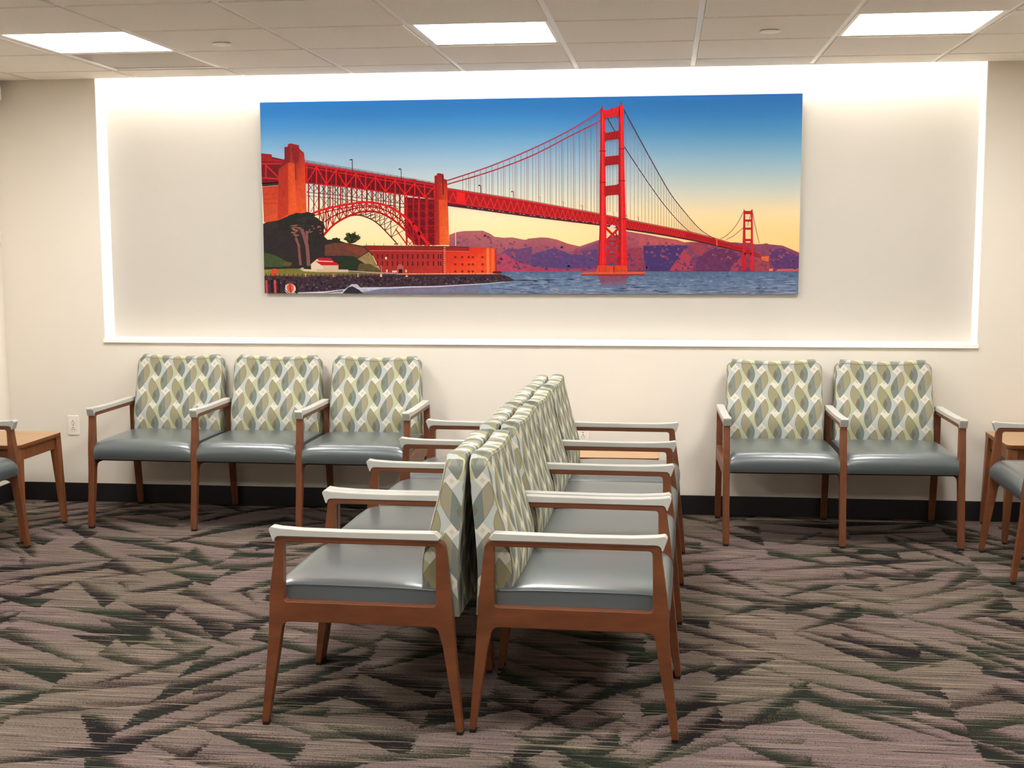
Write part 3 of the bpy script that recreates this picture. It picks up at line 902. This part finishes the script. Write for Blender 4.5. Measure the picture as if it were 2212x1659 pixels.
# dark wooded slope
poly([(98, 1050), (130, 1034), (205, 1024), (300, 985), (430, 975), (545, 1040), (550, 1140), (580, 1168), (640, 1166), (720, 1192), (850, 1215), (930, 1260), (912, 1300), (965, 1382), (972, 1416), (760, 1408), (330, 1384), (105, 1392)], (50, 43, 43), .3)
layer()
poly([(106, 1262), (200, 1290), (300, 1345), (250, 1372), (106, 1372)], (66, 80, 48), .1)
poly([(560, 1210), (640, 1190), (720, 1196), (850, 1222), (884, 1256), (806, 1304), (700, 1288), (560, 1290)], (104, 62, 50), .1)
poly([(700, 1210), (800, 1222), (870, 1250), (830, 1290), (740, 1250)], (130, 62, 46), .2)
poly([(804, 1312), (890, 1258), (918, 1292), (962, 1380), (930, 1404), (880, 1360)], (152, 128, 84), .1)
poly([(820, 1345), (900, 1350), (985, 1400), (975, 1416), (800, 1404)], (92, 80, 50), .2)
layer()
def blob(cx, cy3, rx, ry, c, n=16, jag=.25, a=.4, sd=1):
    rg = random.Random(sd); poly([(cx + rx * math.cos(2 * math.pi * k / n) * (1 + rg.uniform(-jag, jag)), cy3 + ry * math.sin(2 * math.pi * k / n) * (1 + rg.uniform(-jag, jag))) for k in range(n)], c, a)
blob(740, 1340, 74, 54, (42, 52, 36), sd=4, jag=.12)
blob(280, 1350, 34, 18, (96, 82, 48), sd=14, jag=.2)
# arch bridge behind the trees : steelwork
RED, BRT, DRK, DK2 = (186, 24, 32), (222, 32, 36), (112, 18, 28), (70, 26, 34)
layer()
def deck_top(x): return interp([(83, 545), (410, 590), (1385, 752), (2073, 900)], x)
def ch1(x): return interp([(410, 606), (1385, 772)], x)
def ch2(x): return interp([(410, 742), (700, 770), (1385, 862)], x)
arch_lo = curve_pts([(548, 1140), (620, 1062), (700, 1010), (790, 972), (870, 956), (960, 964), (1040, 1000), (1110, 1050), (1180, 1120), (1230, 1200)], 4)
arch_up = curve_pts([(430, 992), (520, 952), (640, 922), (760, 900), (870, 888), (960, 898), (1060, 930), (1160, 1000), (1250, 1084), (1340, 1205)], 4)
far_lo = curve_pts([(548, 1128), (640, 1044), (720, 1000), (800, 984), (870, 1000), (940, 1036), (1010, 1100), (1095, 1192)], 4)
A_lo = lambda x: interp(arch_lo, x)
A_up = lambda x: interp(arch_up, x)
F_lo = lambda x: interp(far_lo, x)
# tower of the right end, in shade
poly([(1162, 850), (1392, 868), (1392, 1208), (1240, 1208), (1162, 1130)], (104, 18, 28), .4)
# far framework, dark
for x in range(440, 1180, 36):
    line([(x, ch2(x) - 10), (x, min(F_lo(x), A_lo(x)) - 30 if x > 520 else 985)], 6, DK2, .8)
xs2 = list(range(430, 1180, 48))
for a, b in zip(xs2, xs2[1:]):
    for (p, q) in ((a, b), (b, a)):
        line([(p, ch2(p)), (q, ch2(q) + 66)], 4, DK2, .8)
line([(x, ch2(x) + 70) for x in range(425, 1200, 50)], 5, DK2, .8)
line([(x, ch2(x) + 96) for x in range(425, 1200, 50)], 4, DK2, .8)
line(far_lo, 9, (120, 30, 36), .8)
for k in range(0, len(far_lo) - 1, 2):
    x, y = far_lo[k]
    if x > 780: line([(x, y), (x + 50, A_lo(x + 50) + 20)], 5, (120, 30, 36), .8); line([(x, y), (x - 5, A_lo(x) + 10)], 5, DK2, .8); line([(x, y), (x + 100, A_lo(min(x + 100, 1225)))], 4, DK2, .8)
layer()
# spandrel columns
for x in list(range(438, 1180, 40)):
    yb = A_up(x) if x > 430 else 985
    line([(x, ch2(x)), (x, yb)], 7 if (x // 40) % 2 else 10, (176, 26, 34), .8)
for a, b in zip(range(438, 1100, 80), range(518, 1180, 80)):
    if A_up(a) - ch2(a) > 70:
        line([(a, ch2(a) + 90), (b, A_up(b))], 3.5, (96, 26, 34), .8); line([(b, ch2(b) + 90), (a, A_up(a))], 3.5, (96, 26, 34), .8)
# lattice of the front arch
poly([p for p in arch_up if 520 < p[0]] + [p for p in reversed(arch_lo)], (120, 22, 32), .4) if False else None
for k in range(1, 16):
    xa = 470 + k * 50; xb = xa + 50
    lo = lambda x: A_lo(x) if x > 548 else 1140 - (x - 548) * 1.0
    line([(xa, A_up(xa)), (xb, min(lo(xb), 1205))], 7, (170, 24, 34), .8); line([(xb, A_up(xb)), (xa, min(lo(xa), 1205))], 6, (150, 24, 34), .8)
    line([(xa, A_up(xa)), (xa, min(lo(xa), 1205))], 8, RED, .8)
mid = [(x, (A_up(x) + A_lo(max(x, 548))) / 2) for x in range(560, 1220, 40)]
line(mid, 9, (160, 22, 32), .8)
layer()
line(arch_up, 17, BRT, .7); line([(x, y + 22) for x, y in arch_up if x < 1000], 8, RED, .8); line(arch_lo, 15, RED, .7)
# shaft of columns at the right end
for x, w in ((1172, 14), (1222, 10), (1264, 16), (1322, 22), (1386, 14)): line([(x, 845), (x, 1206)], w, (184, 26, 32), .7)
for y in (905, 960, 1015, 1075, 1135): line([(1165, y), (1390, y - 14)], 7, (160, 22, 30), .8)
for (a, b) in ((1172, 1222), (1222, 1264), (1264, 1322), (1322, 1386)):
    for y in range(860, 1180, 62): line([(a, y), (b, y + 56)], 5, (150, 24, 32), .8); line([(b, y), (a, y + 56)], 5, (136, 20, 28), .8)
line([(1150, 980), (1330, 1206)], 12, BRT, .8); line([(1090, 1090), (1170, 1200)], 9, RED, .8)
layer()
# stiffening truss of the arch span
poly([(410, 592), (1388, 752), (1388, 868), (700, 772), (410, 738)], (106, 20, 30), .4)
layer()
n_ = 13
for k in range(n_ + 1):
    x = lerp(424, 1380, k / n_); line([(x, ch1(x)), (x, ch2(x) + 4)], 10, BRT, .8)
    if k < n_:
        xb = lerp(424, 1380, (k + 1) / n_)
        if k % 2 == 0: line([(x, ch2(x)), (xb, ch1(xb))], 9, BRT, .8)
        else: line([(x, ch1(x)), (xb, ch2(xb))], 9, BRT, .8)
        xm = (x + xb) / 2; line([(xm, ch1(xm)), (xm, ch2(xm))], 4, RED, .8)
line([(410, ch2(410)), (700, ch2(700)), (1388, ch2(1388))], 10, RED, .8)
line([(410, ch1(410) + 18), (1388, ch1(1388) + 14)], 7, BRT, .8)
line([(408, 600), (1388, 762)], 17, (196, 30, 36), .7)
line([(410, 574), (1388, 742)], 3, (90, 70, 92), .8)
for x in range(430, 1385, 48): line([(x, deck_top(x) - 14), (x, deck_top(x) + 4)], 3, (96, 70, 90), .8)
line([(410, 586), (1388, 750)], 5, (130, 30, 40), .8)
# truss left of the first pylon
poly([(80, 522), (162, 530), (164, 550), (260, 570), (260, 740), (88, 752)], (112, 26, 32), .3)
poly([(80, 522), (162, 530), (164, 562), (260, 575), (260, 590), (82, 582)], (156, 34, 36), .5)
for q in ([(85, 600), (250, 600)], [(86, 706), (230, 716)], [(118, 610), (118, 704)], [(120, 612), (222, 712)], [(160, 606), (232, 640)], [(86, 640), (112, 610)]): line(q, 12, (196, 34, 38), .7)
poly([(88, 745), (215, 738), (230, 760), (92, 770)], (66, 40, 44), .4)
layer()
# left pylon
poly([(257, 476), (282, 472), (282, 454), (304, 448), (364, 461), (371, 490), (404, 519), (412, 600), (424, 972), (300, 986), (205, 1026), (104, 1040), (92, 772), (214, 764), (224, 640), (258, 560)], [(150, 36, 38)] * 7 + [(206, 62, 36), (232, 92, 44), (226, 86, 42), (214, 74, 40), (206, 82, 50), (196, 66, 40), (200, 62, 36), (172, 48, 36), (140, 38, 36)], .35)
layer()
poly([(285, 590), (330, 600), (350, 940), (296, 985), (286, 800)], [(214, 76, 40), (222, 82, 42), (236, 98, 46), (228, 90, 46), (220, 80, 40)], .4)
poly([(258, 478), (300, 470), (300, 586), (226, 640), (258, 560)], (132, 32, 36), .4)
poly([(312, 462), (362, 474), (366, 580), (340, 600), (318, 570)], (140, 34, 36), .4)
poly([(214, 640), (285, 590), (286, 980), (206, 1020)], [(170, 46, 36), (176, 48, 36), (196, 60, 36), (190, 58, 38)], .3)
for y in (830, 865, 900): line([(104, y), (200, y - 6)], 6, (186, 52, 36), .6)
line([(341, 600), (343, 720)], 7, (150, 36, 36), .6)
# right pylon
poly([(1380, 690), (1398, 686), (1398, 674), (1416, 671), (1448, 678), (1451, 714), (1474, 720), (1480, 860), (1490, 1208), (1388, 1208)], [(150, 32, 34)] * 7 + [(214, 70, 38), (236, 100, 48), (170, 40, 34)], .4)
layer()
poly([(1412, 870), (1480, 868), (1490, 1208), (1420, 1208)], [(216, 74, 38), (222, 80, 40), (240, 108, 50), (228, 92, 46)], .4)
line([(1442, 690), (1446, 830)], 9, (112, 24, 30), .6); line([(1402, 690), (1408, 1205)], 6, (170, 36, 34), .6)
layer()
# lone trees
for k in range(26):
    a = math.radians(-175 + 170 * k / 25); r_ = rw.uniform(44, 66); line([(762, 1182), (762 + r_ * 1.05 * math.cos(a), 1172 + r_ * math.sin(a))], 11, rw.choice([(56, 60, 34), (44, 48, 30), (70, 72, 40)]), .6, w2=6)
blob(762, 1162, 50, 34, (52, 54, 32), sd=8, jag=.15); line([(742, 1196), (775, 1180)], 12, (60, 50, 36), .6)
blob(640, 1168, 32, 16, (44, 44, 30), sd=5)
for (x, y, rx, ry, sd) in ((380, 1010, 96, 40, 21), (450, 1040, 92, 44, 22), (300, 1046, 96, 26, 23), (500, 1082, 56, 56, 24), (250, 1070, 60, 30, 25), (360, 1060, 70, 30, 26), (430, 985, 50, 22, 27), (160, 1060, 60, 26, 28), (520, 1130, 34, 40, 29)):
    blob(x, y, rx, ry, (44, 42, 40) if sd % 2 else (54, 48, 44), n=22, jag=.2, sd=sd)
layer()
poly([(430, 1010), (520, 1030), (552, 1080), (552, 1170), (520, 1230), (440, 1240), (400, 1080)], (46, 42, 40), .3)
layer()
for p, w in (([(388, 1096), (408, 1150), (426, 1210), (434, 1290), (438, 1356)], 26), ([(344, 1160), (364, 1210), (372, 1300), (378, 1354)], 18), ([(424, 1108), (428, 1150), (424, 1190)], 16), ([(330, 1130), (352, 1160), (366, 1200)], 7), ([(388, 1096), (360, 1080), (330, 1072)], 10), ([(426, 1130), (450, 1090)], 8)):
    line(p, w, (134, 84, 80), .5)
for k in range(16):
    x, y = rw.uniform(300, 380), rw.uniform(1060, 1140); poly([(x - 16, y), (x, y - 4), (x + 18, y - 1), (x + 2, y + 4)], (164, 112, 92), .5)
for k in range(10):
    x, y = rw.uniform(450, 530), rw.uniform(1060, 1130); poly([(x - 12, y), (x, y - 4), (x + 12, y - 1), (x + 2, y + 4)], (166, 90, 80), .5)
layer()
# brick fort
poly([(850, 1212), (1446, 1216), (1452, 1422), (985, 1416), (912, 1272)], [(152, 40, 38), (168, 42, 38), (182, 52, 44), (166, 48, 44), (150, 40, 38)], .35)
poly([(1446, 1216), (1772, 1230), (1842, 1234), (1846, 1424), (1452, 1422)], [(196, 48, 32), (222, 56, 32), (228, 74, 40), (232, 84, 44), (226, 66, 36)], .5)
layer()
poly([(850, 1212), (1446, 1216), (1446, 1248), (892, 1244)], (140, 36, 34), .5)
poly([(1446, 1216), (1640, 1224), (1640, 1252), (1446, 1248)], (150, 38, 32), .5)
poly([(1768, 1232), (1788, 1232), (1790, 1424), (1770, 1424)], (244, 118, 62), .7); poly([(1806, 1234), (1822, 1234), (1824, 1424), (1808, 1424)], (240, 104, 54), .7); poly([(1832, 1234), (1842, 1236), (1846, 1424), (1834, 1424)], (170, 48, 36), .7)
line([(850, 1213), (1446, 1217), (1640, 1224)], 4, (60, 30, 34), .7)
line([(900, 1250), (1446, 1252), (1640, 1258)], 5, (208, 96, 88), .6)
for y, k in ((1294, 0), (1346, 0)):
    for x in (955, 990, 1028, 1066, 1104, 1142, 1180, 1217, 1255, 1293, 1332, 1373, 1409, 1427): line([(x, y - 14), (x, y + 14)], 9, (84, 24, 32), .8)
for y in (1298, 1352, 1404):
    for x in (1535, 1587, 1637, 1666, 1738): poly([(x - 9, y - 8), (x + 9, y - 8), (x + 9, y + 8), (x - 9, y + 8)], (140, 34, 30), .8)
for y in range(1222, 1420, 16): poly([(1447, y), (1462, y), (1464, y + 9), (1449, y + 9)], (222, 128, 98), .8)
for x in (1440,): line([(x, 1220), (x + 4, 1420)], 6, (130, 34, 36), .7)
poly([(1104, 1352), (1146, 1352), (1150, 1416), (1102, 1416)], (190, 92, 84), .6); 
layer()
poly([(1112, 1388), (1140, 1388), (1142, 1416), (1112, 1416)], (36, 26, 30), .8)
for x in (1018,): blob(x, 1306, 8, 10, (246, 214, 170), sd=1, jag=0, a=.9)
for x in (1168, 1024): blob(x, 1402, 6, 12, (238, 190, 150), sd=1, jag=0, a=.9)
poly([(1064, 1400), (1098, 1398), (1100, 1412), (1064, 1412)], (226, 200, 190), .8)
line([(982, 1362), (984, 1420)], 4, (180, 150, 130), .8)
line([(1538, 1108), (1538, 1212)], 4, (240, 234, 226), .8); line([(1538, 1066), (1538, 1110)], 2, (196, 196, 206), .8)
for x in (872, 930, 1000, 1100, 1130): line([(x, 1196), (x, 1212)], 3, (90, 60, 60), .8)
line([(1080, 1200), (1108, 1200)], 8, (70, 40, 40), .8)
# cottage, wall, fence
poly([(455, 1352), (502, 1312), (550, 1356), (548, 1402), (458, 1396)], (228, 206, 176), .8); poly([(548, 1352), (662, 1352), (662, 1396), (548, 1402)], (214, 184, 152), .8)
poly([(588, 1366), (612, 1366), (612, 1400), (588, 1400)], (222, 150, 96), .8); poly([(566, 1366), (580, 1366), (580, 1382), (566, 1382)], (150, 110, 90), .8); poly([(632, 1362), (644, 1362), (644, 1380), (632, 1380)], (150, 110, 90), .8)
layer()
poly([(490, 1330), (620, 1328), (668, 1354), (668, 1360), (535, 1360)], (190, 36, 38), .6); poly([(500, 1310), (516, 1303), (606, 1306), (622, 1326), (520, 1328)], (184, 34, 36), .6); line([(510, 1328), (620, 1332)], 6, (228, 206, 190), .8)
poly([(396, 1392), (520, 1394), (520, 1410), (396, 1404)], (222, 196, 168), .8); poly([(498, 1388), (736, 1392), (738, 1410), (500, 1410)], (208, 182, 156), .8)
blob(392, 1388, 14, 12, (190, 180, 160), sd=2, jag=.1)
line([(740, 1402), (980, 1416), (1090, 1420)], 5, (214, 184, 160), .7)
line([(108, 1440), (350, 1440), (640, 1434), (1090, 1428)], 6, (96, 62, 60), .7)
for x in range(120, 1100, 34): line([(x, 1424), (x, 1448)], 5, (54, 34, 40), .8)
for x in (420, 628, 806, 980, 1172): poly([(x - 7, 1422), (x + 7, 1422), (x + 9, 1446), (x - 9, 1446)], (240, 170, 116), .8)
line([(1100, 1424), (1860, 1420)], 8, (236, 150, 110), .3); line([(1100, 1432), (1870, 1428)], 6, (110, 40, 44), .6)
for x in range(1110, 1870, 24): line([(x, 1414), (x, 1434)], 3, (90, 34, 38), .8)
blob(1850, 1412, 40, 10, (84, 40, 46), sd=9)
# chain posts in the corner
blob(182, 1410, 20, 28, (226, 64, 50), sd=3, jag=.2)
for (x, c) in ((122, (190, 66, 54)), (162, (40, 26, 34)), (186, (206, 76, 60)), (216, (44, 30, 38)), (258, (46, 34, 40)), (346, (44, 34, 40))): line([(x, 1476), (x + 4, 1568)], 16, c, .5)
blob(300, 1534, 44, 38, (214, 196, 184), sd=6, jag=.05); layer(); blob(302, 1530, 26, 36, (224, 92, 58), sd=7, jag=.1); line([(298, 1500), (306, 1566)], 8, (150, 40, 40), .6)
line([(262, 1500), (258, 1540), (290, 1570)], 7, (50, 36, 42), .6); line([(330, 1486), (346, 1530), (344, 1570)], 7, (50, 36, 42), .6); line([(270, 1484), (346, 1490)], 8, (96, 60, 62), .6)
layer()
# street lamps
for x, ya, yb, w in ((765, 570, 660, 6), (1130, 640, 716, 5), (1726, 762, 822, 4), (1971, 808, 864, 4)):
    line([(x + 2, yb), (x, ya), (x - 12, ya + 1)], w, (70, 44, 64), .8); poly([(x - 18, ya - 3), (x - 4, ya - 5), (x - 4, ya + 4), (x - 18, ya + 6)], (60, 40, 58), .8)
for x, ya, yb in ((97, 850, 905), (268, 885, 925), (410, 912, 950), (645, 965, 1000), (742, 985, 1015), (828, 1000, 1025)): line([(x, yb), (x, ya), (x - 10, ya)], 3, (150, 96, 84), .8, C2)
poly([(1192, 714), (1240, 718), (1240, 740), (1190, 732)], (176, 32, 36), .7)
# main span deck
DT = [(1478, 786), (2073, 878), (2613, 975), (2823, 1020), (3293, 1112), (3480, 1160), (3713, 1232), (3800, 1280)]
DB = [(1478, 916), (2073, 996), (2613, 1062), (2823, 1096), (3080, 1135), (3380, 1190), (3713, 1268), (3800, 1300)]
dt = lambda x: interp(DT, x)
db = lambda x: interp(DB, x)
xk = [1478 + (3800 - 1478) * k / 40 for k in range(41)]
for a, b in zip(xk, xk[1:]):
    poly([(a, dt(a)), (b, dt(b)), (b, db(b) - (db(b) - dt(b)) * .22), (a, db(a) - (db(a) - dt(a)) * .22)], (168, 26, 32), .5)
    poly([(a, db(a) - (db(a) - dt(a)) * .24), (b, db(b) - (db(b) - dt(b)) * .24), (b, db(b)), (a, db(a))], (84, 30, 42), .4)
layer()
x = 1490.0; st_ = 30.0; fl = 0
while x < 3250:
    xb = x + st_; ta = lambda q: dt(q) + (db(q) - dt(q)) * .16
    tb2 = lambda q: dt(q) + (db(q) - dt(q)) * .76
    if fl: line([(x, ta(x)), (xb, tb2(xb))], max(3, st_ * .26), (222, 44, 42), .8)
    else: line([(x, tb2(x)), (xb, ta(xb))], max(3, st_ * .26), (222, 44, 42), .8)
    fl ^= 1; x = xb; st_ *= .987
line([(q, dt(q) + 5) for q in xk], 12, (206, 34, 38), .7, w2=5); line([(q, dt(q) + (db(q) - dt(q)) * .78) for q in xk], 9, (206, 38, 40), .7, w2=3)
line([(q, dt(q) - 4) for q in xk], 4, (120, 52, 66), .7)
for k in range(46):
    q = 1600 + k * 26; line([(q, db(q) - 14), (q + 12, db(q) - 12)], 4, (190, 150, 130) if k % 3 else (60, 26, 36), .8)
poly([(1546, 808), (1610, 820), (1610, 902), (1546, 896)], (230, 36, 36), .7)
line([(3484, 1160), (3486, 1210)], 6, (240, 120, 100), .8)
layer()
# suspenders and main cables
CA = curve_pts([(1478, 726), (1800, 618), (2108, 490), (2400, 345), (2618, 203)], 8)
CB = curve_pts([(1478, 754), (1800, 658), (2108, 540), (2400, 390), (2618, 278), (2713, 200)], 8)
CC = curve_pts([(2793, 195), (2903, 400), (3023, 620), (3133, 812), (3223, 932), (3333, 1062), (3403, 1120), (3463, 1156)], 6)
CD = curve_pts([(2798, 475), (2873, 590), (2973, 740), (3073, 880), (3173, 1002), (3253, 1082), (3293, 1112)], 6)
for k in range(24):
    q = 1592 + k * 43.5
    if q < 2615: line([(q, interp(CA, q)), (q, dt(q))], 3.2, (146, 92, 104), .8)
    q2 = q + (12 if k % 2 else 24)
    if q2 < 2615: line([(q2, interp(CB, q2)), (q2, dt(q2))], 2.6, (170, 122, 124), .8)
q = 2812.0; dq = 30
while q < 3440: line([(q, interp(CC, q)), (q, dt(q))], 2.4, (168, 136, 132), .8); q += dq; dq = max(13, dq * .965)
for q in (2672, 2690, 2712, 2742): line([(q, 260), (q, 960)], 2.6, (170, 120, 120), .8)
line(CA, 9, (170, 44, 66), .8, w2=8); line(CB, 9, (176, 40, 58), .8, w2=8); line(CC, 8, (84, 40, 62), .8, w2=4); line(CD, 7, (86, 40, 60), .8, w2=4)
line([(2673, 262), (2728, 360)], 7, (70, 40, 70), .8)
for p in ([(1440, 1158), (1480, 1138), (1530, 1090), (1570, 1035), (1610, 958)], [(1480, 1166), (1530, 1140), (1570, 1110), (1606, 1078)], [(1678, 965), (1690, 1030), (1705, 1100), (1726, 1192)], [(1640, 1060), (1665, 975)]): line(curve_pts(p, 4), 4, (150, 80, 70), .8, C2)
layer()
# far tower
FTC = (190, 34, 46)
poly([(1611, 948), (1622, 948), (1625, 1160), (1628, 1398), (1594, 1398), (1604, 1160)], FTC, .6, C2); poly([(1665, 946), (1678, 944), (1680, 1160), (1688, 1398), (1660, 1398), (1664, 1160)], (206, 38, 46), .6, C2)
for a, b in ((952, 976), (1016, 1032), (1076, 1092), (1160, 1178)): poly([(1618, a), (1670, a), (1670, b), (1618, b)], (180, 32, 44), .6, C2)
for y in (1180, 1268, 1325): line([(1618, y), (1668, y + 56)], 9, (190, 44, 58), .7, C2); line([(1668, y), (1618, y + 56)], 9, (180, 40, 56), .7, C2)
for x in (1614, 1674): line([(x, 940), (x, 952)], 5, FTC, .8, C2)
poly([(1740, 1292), (1798, 1288), (1794, 1332), (1770, 1326), (1746, 1318)], (226, 104, 64), .3, C2); poly([(1800, 1386), (1830, 1380), (1826, 1398), (1800, 1398)], (236, 140, 100), .7, C2)
line([(1690, 1272), (1750, 1300)], 14, (170, 40, 46), .6, C2)
layer()
# main tower
LB, LD = (226, 32, 38), (168, 24, 32)
poly([(546, 188), (562, 184), (582, 200), (582, 500), (586, 900), (590, 1080), (588, 1366), (526, 1366), (538, 1080), (540, 700), (544, 500)], LB, .6, C2)
poly([(684, 168), (718, 158), (722, 500), (726, 720), (734, 1020), (744, 1366), (672, 1366), (680, 1080), (680, 900), (682, 500)], LB, .6, C2)
layer()
poly([(546, 188), (556, 186), (552, 500), (550, 740), (548, 1080), (536, 1366), (526, 1366), (538, 1080), (540, 700), (544, 500)], LD, .6, C2)
poly([(684, 168), (694, 166), (694, 700), (700, 1080), (696, 1366), (672, 1366), (680, 1080), (680, 700)], LD, .6, C2)
for xa in (562, 706): line([(xa, 260), (xa + 2, 1340)], 5, (246, 64, 56), .7, C2)
for y, (xa, xb) in ((505, (540, 586)), (740, (540, 586)), (728, (680, 728)), (490, (682, 724)), (1012, (680, 750))): line([(xa, y), (xb, y)], 7, (140, 18, 28), .7, C2)
poly([(556, 206), (600, 198), (686, 172), (690, 236), (680, 246), (600, 256), (576, 268)], (196, 30, 36), .6, C2)
for (a, b, c, d) in ((372, 352, 414, 428), (548, 536, 604, 616), (768, 754, 830, 840)):
    poly([(576, a), (688, b), (688, c), (576, d)], (164, 28, 32), .5, C2)
    for k in range(1, 6):
        q = 576 + k * 18; line([(q, lerp(a, b, k / 6) + 8), (q, lerp(d, c, k / 6) - 6)], 3, (136, 20, 26), .7, C2)
layer()
# rounded corners of the portals
for (y0, y1, xa, xb) in ((262, 360, 580, 686), (425, 546, 582, 684), (612, 758, 582, 682), (838, 980, 586, 681)):
    for (cx, cy3, dx, dy) in ((xa, y0, 1, 1), (xb, y0 - 10, -1, 1)): poly([(cx - 4 * dx, cy3 - 4), (cx + 18 * dx, cy3 - 4), (cx + 5 * dx, cy3 + 5), (cx - 4 * dx, cy3 + 20)], LD, .6, C2)
    if y1 < 900:
        for (cx, cy3, dx) in ((xa, y1 + 14, 1), (xb, y1 - 2, -1)): poly([(cx - 4 * dx, cy3 + 2), (cx + 16 * dx, cy3 + 2), (cx + 4 * dx, cy3 - 6), (cx - 4 * dx, cy3 - 18)], LD, .6, C2)
for x, y in ((560, 172), (702, 142), (630, 180)): line([(x, y + 26), (x, y)], 9, (150, 30, 48), .8, C2)
# bracing below the deck
for p in ([(586, 1080), (684, 1178)], [(684, 1078), (586, 1178)], [(586, 1180), (680, 1276)], [(682, 1180), (586, 1276)], [(586, 1278), (676, 1352)], [(678, 1278), (586, 1352)]): line(p, 18, (190, 36, 40), .6, C2)
blob(C2 + 634, 1070, 26, 12, (226, 214, 214), sd=12, jag=.4)
line([(660, 1110), (672, 1200)], 9, (90, 24, 36), .7, C2)
for y in (1178, 1276): line([(586, y), (682, y)], 12, (176, 30, 38), .6, C2)
poly([(524, 1360), (742, 1360), (748, 1412), (514, 1412)], (216, 72, 42), .4, C2)
for k in range(14): line([(540 + k * 15, 1368), (540 + k * 15, 1408)], 5, (176, 48, 38), .7, C2)
layer()
poly([(402, 1412), (876, 1408), (874, 1428), (404, 1431)], [(232, 96, 62), (232, 96, 62), (186, 58, 46), (186, 58, 46)], .6, C2)
line([(404, 1431), (874, 1428)], 5, (110, 40, 46), .7, C2)
me = bpy.data.meshes.new('print')
me.from_pydata(mv, [], mf)
ca_ = me.color_attributes.new('Col', 'FLOAT_COLOR', 'CORNER')
flat = []
for p, cs in zip(me.polygons, mc):
    for c in cs: flat += list(c)
ca_.data.foreach_set('color', flat)
bm = bmesh.new(); bm.from_mesh(me)
for f in bm.faces:
    if f.normal.y > 0: f.normal_flip()
bm.to_mesh(me); bm.free()
me.materials.append(MAT['print'])
po = bpy.data.objects.new('print', me); COL.objects.link(po); po.parent = art
